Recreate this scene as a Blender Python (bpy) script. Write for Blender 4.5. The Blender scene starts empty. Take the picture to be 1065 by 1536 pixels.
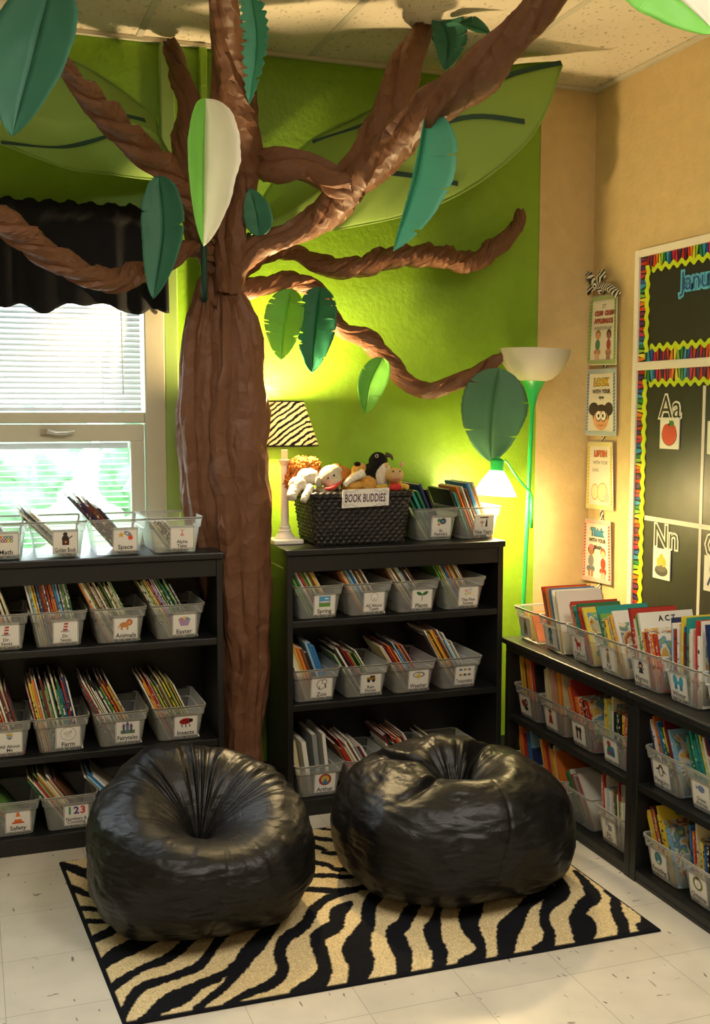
import bpy, math, random
from math import sin, cos, pi, radians, sqrt, exp
from mathutils import Vector, Matrix, noise
random.seed(7)
SC = bpy.context.scene
COL = SC.collection

# ------------------------------------------------------------------ camera
W, H = 1065.0, 1536.0
FPX = 1629.54
CAM = Vector((0, 0, 1.5))
RM = Matrix(((9.42112436e-01, 3.03279262e-02, -3.33922708e-01),
             (-3.35295742e-01 * -1 * -1, 8.80690961e-02, -9.37987527e-01),
             (9.61054610e-04, 9.95652576e-01, 9.31398151e-02)))
cd = bpy.data.cameras.new('camera')
cam = bpy.data.objects.new('camera', cd)
COL.objects.link(cam)
cam.matrix_world = Matrix.Translation(CAM) @ RM.to_4x4()
cd.sensor_fit = 'VERTICAL'
cd.sensor_height = 24.0
cd.lens = 24.0 * FPX / H
cd.clip_start = 0.05
SC.camera = cam
VIEW = -RM.col[2]
RIGHT = RM.col[0]
UP = RM.col[1]

def P(u, v, Y):
    """the point at depth Y seen at photo position (u, v)"""
    r = RM @ Vector((u - W / 2, -(v - H / 2), -FPX))
    return CAM + r * (Y / r.y)

def PX(u, v, X):
    r = RM @ Vector((u - W / 2, -(v - H / 2), -FPX))
    return CAM + r * (X / r.x)

def pxm(p):
    """metres per photo pixel at point p"""
    return (p - CAM).dot(VIEW) / FPX

# ------------------------------------------------------------------ colour + materials
def lin(c):
    return tuple((x / 12.92 if x <= 0.04045 else ((x + 0.055) / 1.055) ** 2.4) for x in c)

def hexc(s):
    return lin(tuple(int(s[i:i + 2], 16) / 255 for i in (0, 2, 4)))

MATS = {}
def mat(name, color, rough=0.6, metal=0.0, bump=0.0, bscale=40.0, var=0.0, spec=0.5, trans=0.0,
        emit=None, estr=0.0, coat=0.0, stretch=None, sss=0.0, detail=4.0):
    if name in MATS:
        return MATS[name]
    m = bpy.data.materials.new(name)
    m.use_nodes = True
    nt = m.node_tree
    b = nt.nodes['Principled BSDF']
    if isinstance(color, str):
        color = hexc(color)
    b.inputs['Base Color'].default_value = (*color, 1)
    b.inputs['Roughness'].default_value = rough
    b.inputs['Metallic'].default_value = metal
    b.inputs['Specular IOR Level'].default_value = spec
    b.inputs['Coat Weight'].default_value = coat
    b.inputs['Coat Roughness'].default_value = 0.15
    if emit is not None:
        b.inputs['Emission Color'].default_value = (*emit, 1)
        b.inputs['Emission Strength'].default_value = estr
    tc = nt.nodes.new('ShaderNodeTexCoord')
    src = tc.outputs['Object']
    if stretch:
        mp = nt.nodes.new('ShaderNodeMapping')
        mp.inputs['Scale'].default_value = stretch
        nt.links.new(src, mp.inputs['Vector'])
        src = mp.outputs['Vector']
    if bump or var:
        n = nt.nodes.new('ShaderNodeTexNoise')
        n.inputs['Scale'].default_value = bscale
        n.inputs['Detail'].default_value = detail
        nt.links.new(src, n.inputs['Vector'])
        if bump:
            bp = nt.nodes.new('ShaderNodeBump')
            bp.inputs['Strength'].default_value = bump
            bp.inputs['Distance'].default_value = 0.01
            nt.links.new(n.outputs['Fac'], bp.inputs['Height'])
            nt.links.new(bp.outputs['Normal'], b.inputs['Normal'])
        if var:
            n2 = nt.nodes.new('ShaderNodeTexNoise')
            n2.inputs['Scale'].default_value = bscale * 0.3
            nt.links.new(src, n2.inputs['Vector'])
            r = nt.nodes.new('ShaderNodeValToRGB')
            r.color_ramp.elements[0].position = 0.3
            r.color_ramp.elements[1].position = 0.7
            r.color_ramp.elements[0].color = (*[c * (1 - var) for c in color], 1)
            r.color_ramp.elements[1].color = (*[min(1, c * (1 + var)) for c in color], 1)
            nt.links.new(n2.outputs['Fac'], r.inputs['Fac'])
            nt.links.new(r.outputs['Color'], b.inputs['Base Color'])
    if trans:
        # thin sheet that lets light through
        out = nt.nodes['Material Output']
        t = nt.nodes.new('ShaderNodeBsdfTranslucent')
        t.inputs['Color'].default_value = (*color, 1)
        mx = nt.nodes.new('ShaderNodeMixShader')
        mx.inputs['Fac'].default_value = trans
        nt.links.new(b.outputs[0], mx.inputs[1])
        nt.links.new(t.outputs[0], mx.inputs[2])
        nt.links.new(mx.outputs[0], out.inputs['Surface'])
    MATS[name] = m
    return m

def nd(m, kind, **kw):
    n = m.node_tree.nodes.new(kind)
    for k, v in kw.items():
        if k in n.inputs:
            n.inputs[k].default_value = v
        else:
            setattr(n, k, v)
    return n

def ln(m, a, b):
    m.node_tree.links.new(a, b)

# ------------------------------------------------------------------ mesh helpers
ORG = {}
def org(o):
    while o is not None:
        if o.name in ORG:
            return ORG[o.name]
        o = o.parent
    return Vector((0, 0, 0))

class MB:
    def __init__(s):
        s.v, s.f, s.m = [], [], []
    def add(s, vs, fs, mi=0):
        o = len(s.v)
        s.v += [Vector(p) for p in vs]
        s.f += [tuple(i + o for i in q) for q in fs]
        s.m += [mi] * len(fs)
        return s
    def box(s, lo, hi, mi=0, M=None):
        x0, y0, z0 = lo; x1, y1, z1 = hi
        vs = [Vector(p) for p in ((x0, y0, z0), (x1, y0, z0), (x1, y1, z0), (x0, y1, z0),
                                  (x0, y0, z1), (x1, y0, z1), (x1, y1, z1), (x0, y1, z1))]
        if M is not None:
            vs = [M @ p for p in vs]
        return s.add(vs, [(0, 3, 2, 1), (4, 5, 6, 7), (0, 1, 5, 4), (1, 2, 6, 5), (2, 3, 7, 6), (3, 0, 4, 7)], mi)
    def lathe(s, prof, c=(0, 0, 0), n=32, mi=0, M=None, closed=False):
        c = Vector(c); vs = []; fs = []
        for (r, z) in prof:
            for k in range(n):
                a = 2 * pi * k / n
                p = Vector((r * cos(a), r * sin(a), z))
                if M is not None:
                    p = M @ p
                vs.append(p + c)
        L = len(prof)
        for i in range(L - 1 if not closed else L):
            j = (i + 1) % L
            for k in range(n):
                k2 = (k + 1) % n
                fs.append((i * n + k, i * n + k2, j * n + k2, j * n + k))
        return s.add(vs, fs, mi)
    def tube(s, pts, r, n=10, mi=0, cap=True):
        pts = [Vector(p) for p in pts]
        rr = r if isinstance(r, (list, tuple)) else [r] * len(pts)
        vs = []; fs = []
        nrm = None
        for i, p in enumerate(pts):
            t = (pts[min(i + 1, len(pts) - 1)] - pts[max(i - 1, 0)]).normalized()
            if nrm is None:
                nrm = t.orthogonal().normalized()
            nrm = (nrm - t * nrm.dot(t)).normalized()
            b = t.cross(nrm)
            for k in range(n):
                a = 2 * pi * k / n
                vs.append(p + (nrm * cos(a) + b * sin(a)) * rr[i])
        for i in range(len(pts) - 1):
            for k in range(n):
                k2 = (k + 1) % n
                fs.append((i * n + k, i * n + k2, (i + 1) * n + k2, (i + 1) * n + k))
        if cap:
            fs.append(tuple(range(n - 1, -1, -1)))
            fs.append(tuple((len(pts) - 1) * n + k for k in range(n)))
        return s.add(vs, fs, mi)
    def ball(s, c, r, n=16, mi=0, M=None):
        c = Vector(c)
        rx, ry, rz = r if isinstance(r, (tuple, list)) else (r, r, r)
        vs = []; fs = []
        m = n // 2
        for i in range(m + 1):
            th = pi * i / m
            for k in range(n):
                a = 2 * pi * k / n
                p = Vector((rx * sin(th) * cos(a), ry * sin(th) * sin(a), rz * cos(th)))
                if M is not None:
                    p = M @ p
                vs.append(c + p)
        for i in range(m):
            for k in range(n):
                k2 = (k + 1) % n
                fs.append((i * n + k, (i + 1) * n + k, (i + 1) * n + k2, i * n + k2))
        return s.add(vs, fs, mi)
    def grid(s, fn, nu, nv, mi=0, closeu=False):
        vs = [fn(i / nu, j / nv) for j in range(nv + 1) for i in range(nu if closeu else nu + 1)]
        w = nu if closeu else nu + 1
        fs = []
        for j in range(nv):
            for i in range(nu):
                i2 = (i + 1) % w
                fs.append((j * w + i, j * w + i2, (j + 1) * w + i2, (j + 1) * w + i))
        return s.add(vs, fs, mi)
    def prism(s, pts, fr, z0, z1, mi=0):
        """2-D outline extruded in a frame (O,U,V,N)"""
        O, U, V, N = fr
        n = len(pts)
        vs = [O + U * x + V * y + N * z0 for x, y in pts] + [O + U * x + V * y + N * z1 for x, y in pts]
        fs = [tuple(range(n - 1, -1, -1)), tuple(range(n, 2 * n))]
        fs += [(i, (i + 1) % n, n + (i + 1) % n, n + i) for i in range(n)]
        return s.add(vs, fs, mi)
    def flat(s, pts, fr, z, mi=0):
        O, U, V, N = fr
        return s.add([O + U * x + V * y + N * z for x, y in pts], [tuple(range(len(pts)))], mi)

def newmesh(name, mb, mats, smooth=False, off=None, auto=None):
    me = bpy.data.meshes.new(name)
    vs = mb.v if off is None else [p - off for p in mb.v]
    me.from_pydata(vs, [], mb.f)
    for m in (mats if isinstance(mats, (list, tuple)) else [mats]):
        me.materials.append(m)
    if any(mb.m):
        me.polygons.foreach_set('material_index', mb.m)
    if smooth:
        me.polygons.foreach_set('use_smooth', [True] * len(me.polygons))
        if auto:
            me.set_sharp_from_angle(angle=radians(auto))
    me.update()
    return me

def tag(o, label=None, cat=None, group=None, kind=None):
    if label: o['label'] = label
    if cat: o['category'] = cat
    if group: o['group'] = group
    if kind: o['kind'] = kind
    return o

def thing(name, label, cat, loc, group=None, rz=0.0, kind=None):
    o = bpy.data.objects.new(name, None)
    o.empty_display_size = 0.05
    COL.objects.link(o)
    o.location = loc
    o.rotation_euler = (0, 0, rz)
    ORG[o.name] = Vector(loc)
    return tag(o, label, cat, group, kind)

def obj(name, mb, mats, parent=None, smooth=False, base=None, auto=None, local=False, bevel=0):
    """one mesh object; vertices are world coordinates unless local"""
    if parent is None:
        off = Vector(base) if base is not None else Vector((0, 0, 0))
    else:
        off = Vector((0, 0, 0)) if local else org(parent)
    me = newmesh(name, mb, mats, smooth, None if local else off, auto)
    o = bpy.data.objects.new(name, me)
    COL.objects.link(o)
    if parent is None:
        if base is not None:
            o.location = off
            ORG[o.name] = off
        else:
            ORG[o.name] = Vector((0, 0, 0))
    else:
        o.parent = parent
    if bevel:
        b = o.modifiers.new('bevel', 'BEVEL')
        b.width = bevel; b.segments = 2; b.limit_method = 'ANGLE'
    return o

def struct(name, mb, mats, parent=None, **k):
    o = obj(name, mb, mats, parent, **k)
    if parent is None:
        o['kind'] = 'structure'
    return o

def bake(o):
    """apply the modifiers of o to its mesh"""
    dg = bpy.context.evaluated_depsgraph_get()
    dg.update()
    me = bpy.data.meshes.new_from_object(o.evaluated_get(dg))
    o.modifiers.clear()
    o.data = me
    return o

def spline(pts, n):
    """catmull-rom through tuples, n samples per span"""
    out = []
    L = len(pts)
    for i in range(L - 1):
        p0 = pts[max(i - 1, 0)]; p1 = pts[i]; p2 = pts[i + 1]; p3 = pts[min(i + 2, L - 1)]
        for k in range(n):
            t = k / n
            out.append(tuple(0.5 * ((2 * b) + (-a + c) * t + (2 * a - 5 * b + 4 * c - d) * t * t
                                    + (-a + 3 * b - 3 * c + d) * t ** 3)
                             for a, b, c, d in zip(p0, p1, p2, p3)))
    out.append(tuple(pts[-1]))
    return out

# ------------------------------------------------------------------ writing
TXT = {}
def text2d(s, bold=0.0):
    key = (s, bold)
    if key not in TXT:
        cu = bpy.data.curves.new('t', 'FONT')
        cu.body = s; cu.size = 1.0; cu.resolution_u = 2; cu.offset = bold
        o = bpy.data.objects.new('t', cu)
        me = o.to_mesh()
        vs = [(v.co.x, v.co.y) for v in me.vertices]
        fs = [tuple(p.vertices) for p in me.polygons]
        o.to_mesh_clear()
        bpy.data.objects.remove(o); bpy.data.curves.remove(cu)
        xs = [a for a, b in vs] or [0]; ys = [b for a, b in vs] or [0]
        cx, cy = (min(xs) + max(xs)) / 2, (min(ys) + max(ys)) / 2
        TXT[key] = ([(a - cx, b - cy) for a, b in vs], fs, max(xs) - min(xs), max(ys) - min(ys))
    return TXT[key]

def put_text(mb, s, fr, x, y, h, maxw=None, z=0.001, mi=0, bold=0.0, stretch=1.0, shear=0):
    vs, fs, w, hh = text2d(s, bold)
    if not fs: return
    k = h / 0.7
    kx = k * stretch
    if maxw and w * kx > maxw: kx = maxw / w
    O, U, V, N = fr
    mb.add([O + U * (x + a * kx + b * shear * k) + V * (y + b * k) + N * z for a, b in vs], fs, mi)

def ell(cx, cy, rx, ry, n=18, a0=0, a1=2 * pi, rot=0):
    full = abs(a1 - a0 - 2 * pi) < 1e-6
    k = n if full else n + 1
    out = []
    for i in range(k):
        a = a0 + (a1 - a0) * i / n
        x, y = rx * cos(a), ry * sin(a)
        out.append((cx + x * cos(rot) - y * sin(rot), cy + x * sin(rot) + y * cos(rot)))
    return out

INK = {}
def ink(code):
    if code not in INK:
        INK[code] = mat('print_' + code, code, rough=0.45)
    return INK[code]

def art(name, shapes, fr, sx, sy, parent, z0=0.0004, local=True, dz=0.00012, cx=0.0, cy=0.0, label=None):
    """printed picture: shapes = [(points | ('e',cx,cy,rx,ry[,rot]) , colour)] in a -0.5..0.5 square"""
    cols = []
    mb = MB()
    for i, (sh, c) in enumerate(shapes):
        if sh[0] == 'e':
            pts = ell(sh[1], sh[2], sh[3], sh[4], 20, rot=(sh[5] if len(sh) > 5 else 0))
        elif sh[0] == 'l':      # line with width
            (x0, y0), (x1, y1), w = sh[1:]
            d = Vector((x1 - x0, y1 - y0)); n = Vector((-d.y, d.x)).normalized() * w / 2
            pts = [(x0 + n.x, y0 + n.y), (x0 - n.x, y0 - n.y), (x1 - n.x, y1 - n.y), (x1 + n.x, y1 + n.y)][::-1]
            pts = pts[::-1]
        elif sh[0] == 'r':
            x0, y0, x1, y1 = sh[1:]
            pts = [(x0, y0), (x1, y0), (x1, y1), (x0, y1)]
        else:
            pts = list(sh)
        if c not in cols: cols.append(c)
        mb.flat([(cx + x * sx, cy + y * sy) for x, y in pts], fr, z0 + dz * i, cols.index(c))
    o = obj(name, mb, [ink(c) for c in cols], parent, local=local)
    if label: o['label'] = label
    return o

X_, Y_, Z_ = Vector((1, 0, 0)), Vector((0, 1, 0)), Vector((0, 0, 1))

# ------------------------------------------------------------------ render settings
vs_ = SC.view_settings
vs_.view_transform = 'Standard'; vs_.look = 'None'; vs_.gamma = 1.0; vs_.exposure = 0.0
vs_.use_curve_mapping = False
SC.cycles.max_bounces = 8; SC.cycles.diffuse_bounces = 4; SC.cycles.glossy_bounces = 3
SC.cycles.transmission_bounces = 6; SC.cycles.transparent_max_bounces = 24
SC.cycles.use_denoising = True
SC.cycles.sample_clamp_indirect = 6.0
SC.cycles.caustics_reflective = False; SC.cycles.caustics_refractive = False

# ------------------------------------------------------------------ the room
XR, YB, ZC = 2.548, 4.12, 2.85
XL, YF = -3.2, -3.6
GX = 2.285            # where the green paint ends

def wall_material(name, color, bumps=0.25):
    m = mat(name, color, rough=0.42, bump=bumps, bscale=55, var=0.05, spec=0.4)
    return m
M_GREEN = wall_material('green_wall_paint', (0.215, 0.40, 0.022))
M_TAN = wall_material('tan_wall_paint', (0.63, 0.475, 0.235))
M_CREAM = mat('cream_frame_paint', (0.62, 0.60, 0.45), rough=0.4, bump=0.05)
M_WHITEFRAME = mat('board_frame_paint', (0.78, 0.72, 0.58), rough=0.4, bump=0.05)

# floor: speckled vinyl tiles
mf = mat('vinyl_floor_tiles', (0.72, 0.66, 0.54), rough=0.33, spec=0.45)
b = mf.node_tree.nodes['Principled BSDF']
tc = nd(mf, 'ShaderNodeTexCoord')
mp = nd(mf, 'ShaderNodeMapping'); mp.inputs['Location'].default_value = (-0.046, 0.1495, 0)
ln(mf, tc.outputs['Object'], mp.inputs['Vector'])
br = nd(mf, 'ShaderNodeTexBrick')
br.offset = 0.0; br.squash = 1.0
br.inputs['Scale'].default_value = 1.0; br.inputs['Mortar Size'].default_value = 0.0011
br.inputs['Mortar Smooth'].default_value = 0.2; br.inputs['Bias'].default_value = 0.0
br.inputs['Brick Width'].default_value = 0.2855; br.inputs['Row Height'].default_value = 0.2855
br.inputs['Color1'].default_value = (0.70, 0.655, 0.545, 1)
br.inputs['Color2'].default_value = (0.655, 0.61, 0.50, 1)
br.inputs['Mortar'].default_value = (0.40, 0.365, 0.30, 1)
ln(mf, mp.outputs['Vector'], br.inputs['Vector'])
ng = nd(mf, 'ShaderNodeTexNoise'); ng.inputs['Scale'].default_value = 7; ng.inputs['Detail'].default_value = 6
ln(mf, tc.outputs['Object'], ng.inputs['Vector'])
mr = nd(mf, 'ShaderNodeMapRange'); mr.inputs['From Min'].default_value = 0.25; mr.inputs['From Max'].default_value = 0.75
mr.inputs['To Min'].default_value = 0.86; mr.inputs['To Max'].default_value = 1.05
ln(mf, ng.outputs['Fac'], mr.inputs['Value'])
mul = nd(mf, 'ShaderNodeVectorMath', operation='MULTIPLY')
ln(mf, br.outputs['Color'], mul.inputs[0]); ln(mf, mr.outputs['Result'], mul.inputs[1])
# scuffs: thin dark flecks
def flecks(scale, stretch, rot, lo):
    mpp = nd(mf, 'ShaderNodeMapping'); mpp.inputs['Scale'].default_value = stretch; mpp.inputs['Rotation'].default_value = (0, 0, rot)
    ln(mf, tc.outputs['Object'], mpp.inputs['Vector'])
    n = nd(mf, 'ShaderNodeTexNoise'); n.inputs['Scale'].default_value = scale; n.inputs['Detail'].default_value = 2.0
    ln(mf, mpp.outputs['Vector'], n.inputs['Vector'])
    r = nd(mf, 'ShaderNodeMapRange'); r.inputs['From Min'].default_value = lo; r.inputs['From Max'].default_value = lo + 0.04
    ln(mf, n.outputs['Fac'], r.inputs['Value'])
    return r.outputs['Result']
f1 = flecks(55, (1, 0.25, 1), 0.5, 0.70); f2 = flecks(45, (0.3, 1, 1), 1.2, 0.715); f3 = flecks(38, (1, 0.8, 1), 0.1, 0.73)
mx1 = nd(mf, 'ShaderNodeMath', operation='MAXIMUM'); ln(mf, f1, mx1.inputs[0]); ln(mf, f2, mx1.inputs[1])
mx2 = nd(mf, 'ShaderNodeMath', operation='MAXIMUM'); ln(mf, mx1.outputs[0], mx2.inputs[0]); ln(mf, f3, mx2.inputs[1])
mixf = nd(mf, 'ShaderNodeMix', data_type='RGBA')
ln(mf, mx2.outputs[0], mixf.inputs[0]); ln(mf, mul.outputs[0], mixf.inputs[6]); mixf.inputs[7].default_value = (0.16, 0.13, 0.10, 1)
ln(mf, mixf.outputs[2], b.inputs['Base Color'])
bp = nd(mf, 'ShaderNodeBump'); bp.inputs['Strength'].default_value = 0.3; bp.inputs['Distance'].default_value = 0.001
ln(mf, br.outputs['Fac'], bp.inputs['Height']); bp.invert = True
ln(mf, bp.outputs['Normal'], b.inputs['Normal'])

# ceiling: pinholed acoustic tile
mc = mat('acoustic_ceiling_tile', (0.78, 0.70, 0.55), rough=0.9)
b = mc.node_tree.nodes['Principled BSDF']
tc = nd(mc, 'ShaderNodeTexCoord')
n = nd(mc, 'ShaderNodeTexNoise'); n.inputs['Scale'].default_value = 75; n.inputs['Detail'].default_value = 3
mp = nd(mc, 'ShaderNodeMapping'); mp.inputs['Scale'].default_value = (1, 0.5, 1); ln(mc, tc.outputs['Object'], mp.inputs['Vector'])
ln(mc, mp.outputs['Vector'], n.inputs['Vector'])
r = nd(mc, 'ShaderNodeMapRange'); r.inputs['From Min'].default_value = 0.62; r.inputs['From Max'].default_value = 0.68
ln(mc, n.outputs['Fac'], r.inputs['Value'])
mx = nd(mc, 'ShaderNodeMix', data_type='RGBA'); ln(mc, r.outputs['Result'], mx.inputs[0])
mx.inputs[6].default_value = (0.78, 0.70, 0.55, 1); mx.inputs[7].default_value = (0.50, 0.42, 0.30, 1)
ln(mc, mx.outputs[2], b.inputs['Base Color'])
bp = nd(mc, 'ShaderNodeBump'); bp.inputs['Strength'].default_value = 0.5; bp.inputs['Distance'].default_value = 0.003; bp.invert = True
ln(mc, r.outputs['Result'], bp.inputs['Height']); ln(mc, bp.outputs['Normal'], b.inputs['Normal'])

struct('floor', MB().box((XL - .1, YF - .1, -.1), (XR + .1, YB + .1, 0)), mf)
struct('ceiling', MB().box((XL - .1, YF - .1, ZC), (XR + .1, YB + .1, ZC + .1)), mc)
# back wall around the window opening
WX0, WX1, WZ0, WZ1 = -1.10, 0.70, 0.78, 2.22
mb = MB()
mb.box((XL, YB, 0), (WX0, YB + .12, ZC)); mb.box((WX1, YB, 0), (GX, YB + .12, ZC))
mb.box((WX0, YB, 0), (WX1, YB + .12, WZ0)); mb.box((WX0, YB, WZ1), (WX1, YB + .12, ZC))
struct('wall_back', mb, M_GREEN)
struct('wall_back_tan', MB().box((GX, YB - .004, 0), (XR, YB + .12, ZC)), M_TAN).name = 'wall_corner'
struct('wall_right', MB().box((XR, YF, 0), (XR + .12, YB + .12, ZC)), M_TAN)
struct('wall_left', MB().box((XL - .12, YF, 0), (XL, YB + .12, ZC)), M_TAN)
struct('wall_rear', MB().box((XL - .12, YF - .12, 0), (XR + .12, YF, ZC)), M_TAN)
M_GRIDM = mat('ceiling_grid_metal', (0.62, 0.58, 0.46), rough=0.5)
for i, x in enumerate((-2.6, -1.97, -1.34, -.71, -.08, .63, 1.28, 1.975)):
    struct('trim_%d' % (i + 1), MB().box((x - .012, YF, ZC - .004), (x + .012, YB, ZC + .001)), M_GRIDM)
k = 9
for y in (-2.4, -1.18, .04, 1.26, 2.48, 3.02):
    struct('trim_%d' % k, MB().box((XL, y - .012, ZC - .0045), (XR, y + .012, ZC + .001)), M_GRIDM); k += 1
# wall angle where ceiling meets the walls
struct('trim_%d' % k, MB().box((XL, YB - .022, ZC - .016), (XR, YB - .003, ZC - .002)), M_GRIDM); k += 1
struct('trim_%d' % k, MB().box((XR - .022, YF, ZC - .016), (XR - .001, YB - .02, ZC - .002)), M_GRIDM); k += 1
# vertical painted conduit covers on the green wall
for (xa, xb, d, nm) in ((.70, .755, .03, 'c'), (.845, .875, .035, 'p'), (.905, .93, .03, 'p')):
    mbp = MB()
    mbp.box((xa, YB - d, .1), (xb, YB + .001, ZC - .018))
    struct('trim_%d' % k, mbp, M_GREEN if nm == 'p' else mat('window_lit_conduit_green', (0.30, 0.46, 0.12), rough=.4), bevel=.006); k += 1  # strip beside the window: side light from it painted in as paler green
M_BASE = mat('black_cove_base', (0.02, 0.02, 0.02), rough=.5)
struct('baseboard_back', MB().box((XL, YB - .008, 0), (XR, YB - .0045, .1)), M_BASE)
struct('baseboard_right', MB().box((XR - .004, YF, 0), (XR, YB - .01, .1)), M_BASE)

# ------------------------------------------------------------------ window
wf = MB()
fy0, fy1 = YB - .045, YB + .07
wf.box((WX1 - .075, fy0, WZ0), (WX1 + .0, fy1, WZ1 + .0))
wf.box((WX0, fy0, WZ0), (WX0 + .06, fy1, WZ1))
wf.box((WX0 + .06, fy0, WZ1 - .06), (WX1 - .075, fy1, WZ1))
wf.box((WX0 + .06, fy0, WZ0), (WX1 - .075, fy1, WZ0 + .05))
wf.box((WX0 + .06, fy0 + .01, 1.452), (WX1 - .075, fy1, 1.492))
win = struct('window_1', wf, M_CREAM, base=(0, YB, WZ0), bevel=.004)
# lower opening sash
sf = MB()
sx0, sx1 = WX0 + .065, WX1 - .08
sf.box((sx0, fy0 + .008, 1.385), (sx1, fy0 + .05, 1.448))
sf.box((sx0, fy0 + .008, WZ0 + .05), (sx1, fy0 + .05, WZ0 + .11))
sf.box((sx0, fy0 + .008, WZ0 + .11), (sx0 + .05, fy0 + .05, 1.385))
sf.box((sx1 - .05, fy0 + .008, WZ0 + .11), (sx1, fy0 + .05, 1.385))
obj('sash', sf, M_CREAM, win, bevel=.003)
M_METAL = mat('brushed_nickel', (0.6, 0.57, 0.5), rough=.3, metal=1.0)
hb = MB()
hb.box((.25, fy0 - .008, 1.412), (.30, fy0 + .008, 1.432))
hb.tube([(.272, fy0 - .012, 1.425), (.30, fy0 - .022, 1.418), (.335, fy0 - .022, 1.418), (.365, fy0 - .018, 1.424)], [.009, .0065, .006, .004], 10)
obj('window_handle', hb, M_METAL, win, smooth=True, auto=40)
obj('frame_screw', MB().lathe([(0, -.004), (.007, -.004), (.009, .0)], (0, 0, 0), 14, M=Matrix.Translation((.668, fy0, 1.86)) @ Matrix.Rotation(radians(-90), 4, 'X')), M_METAL, win)
mg = bpy.data.materials.new('window_glass'); mg.use_nodes = True
nt = mg.node_tree; nt.nodes.remove(nt.nodes['Principled BSDF'])
tr = nt.nodes.new('ShaderNodeBsdfTransparent'); gl = nt.nodes.new('ShaderNodeBsdfGlossy'); gl.inputs['Roughness'].default_value = .02
mxs = nt.nodes.new('ShaderNodeMixShader'); mxs.inputs[0].default_value = .07
nt.links.new(tr.outputs[0], mxs.inputs[1]); nt.links.new(gl.outputs[0], mxs.inputs[2]); nt.links.new(mxs.outputs[0], nt.nodes['Material Output'].inputs[0])
gp = MB()
gp.box((WX0 + .05, YB + .035, 1.485), (WX1 - .07, YB + .039, WZ1 - .05))
gp.box((WX0 + .10, YB - .01, WZ0 + .1), (WX1 - .12, YB - .006, 1.392))
obj('pane', gp, mg, win)

# blinds
M_SLAT = mat('white_blind_slats', (0.80, 0.81, 0.82), rough=.45, trans=0.25)
def blind(name, label, x0, x1, z0, z1, y, tilt, pitch):
    t = thing(name, label, 'window blind', ((x0 + x1) / 2, y, z0), 'slatted blinds in the window')
    obj('head_rail', MB().box((x0, y - .012, z1 - .022), (x1, y + .012, z1)), M_SLAT, t, bevel=.002)
    sl = MB(); n = int((z1 - z0 - .045) / pitch)
    for i in range(n):
        z = z0 + .03 + i * pitch
        M = Matrix.Translation((0, y, z)) @ Matrix.Rotation(tilt, 4, 'X')
        def fn(a, c, M=M):
            yy = (c - .5) * .023
            return M @ Vector((x0 + (x1 - x0) * a, yy, .0018 * (1 - (2 * c - 1) ** 2)))
        sl.grid(fn, 1, 5)
    s = obj('slats', sl, M_SLAT, t, smooth=True)
    sm = s.modifiers.new('s', 'SOLIDIFY'); sm.thickness = .0005
    obj('bottom_rail', MB().box((x0, y - .012, z0), (x1, y + .012, z0 + .013)), M_SLAT, t, bevel=.002)
    cb = MB()
    for xx in (x1 - .14, (x0 + x1) / 2, x0 + .14):
        cb.tube([(xx, y - .0135, z1 - .02), (xx, y - .0135, z0 + .01)], .0009, 6)
        cb.tube([(xx, y + .0135, z1 - .02), (xx, y + .0135, z0 + .01)], .0009, 6)
    obj('ladder_cord', cb, M_SLAT, t)
    return t
bl = blind('window_blind', 'white slatted blind in the upper window pane, below the black valance', WX0 + .08, WX1 - .086, 1.497, WZ1 - .03, YB - .01, radians(52), .0192)
cw = MB(); cw.tube([(.545, YB - .03, 1.86), (.547, YB - .032, 1.56)], .003, 8)
obj('tilt_wand', cw, mat('clear_wand', (.75, .8, .82), rough=.2), bl)
blind('window_blind', 'open white slatted blind in the lower window sash, above the books', WX0 + .13, WX1 - .135, WZ0 + .12, 1.38, YB + .012, radians(8), .0205)

# valance: gathered black cloth on a rod
M_BLACKCLOTH = mat('black_valance_cloth', (0.010, 0.010, 0.011), rough=.85, bump=.2, bscale=200, spec=.2)
vt = thing('window_valance', 'gathered black cloth valance across the top of the window', 'curtain', (-.2, YB - .1, 1.85))
def vfn(a, c):
    x = -1.25 + a * 1.955
    fold = sin(x * 62 + 2.2 * sin(x * 9)) * .5 + sin(x * 31 + 1.3) * .5
    amp = .006 + .020 * (1 - c)
    z1 = 2.232 + .006 * sin(x * 90) + .006 * noise.noise(Vector((x * 60, 0, 0)))
    z0 = 1.862 + .014 * sin(x * 17 + .6) + .009 * sin(x * 41) + .010 * fold
    z = z0 + (z1 - z0) * c
    y = YB - .095 + fold * amp - .02 * (1 - c)
    if .84 < c < .93: y -= .010
    return Vector((x, y, z))
vo = obj('cloth', MB().grid(vfn, 420, 26), M_BLACKCLOTH, vt, smooth=True)
sm = vo.modifiers.new('s', 'SOLIDIFY'); sm.thickness = .0015
obj('curtain_rod', MB().tube([(-1.27, YB - .07, 2.20), (.70, YB - .07, 2.20), (.705, YB - .002, 2.20)], .006, 10), M_METAL, vt)

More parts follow.
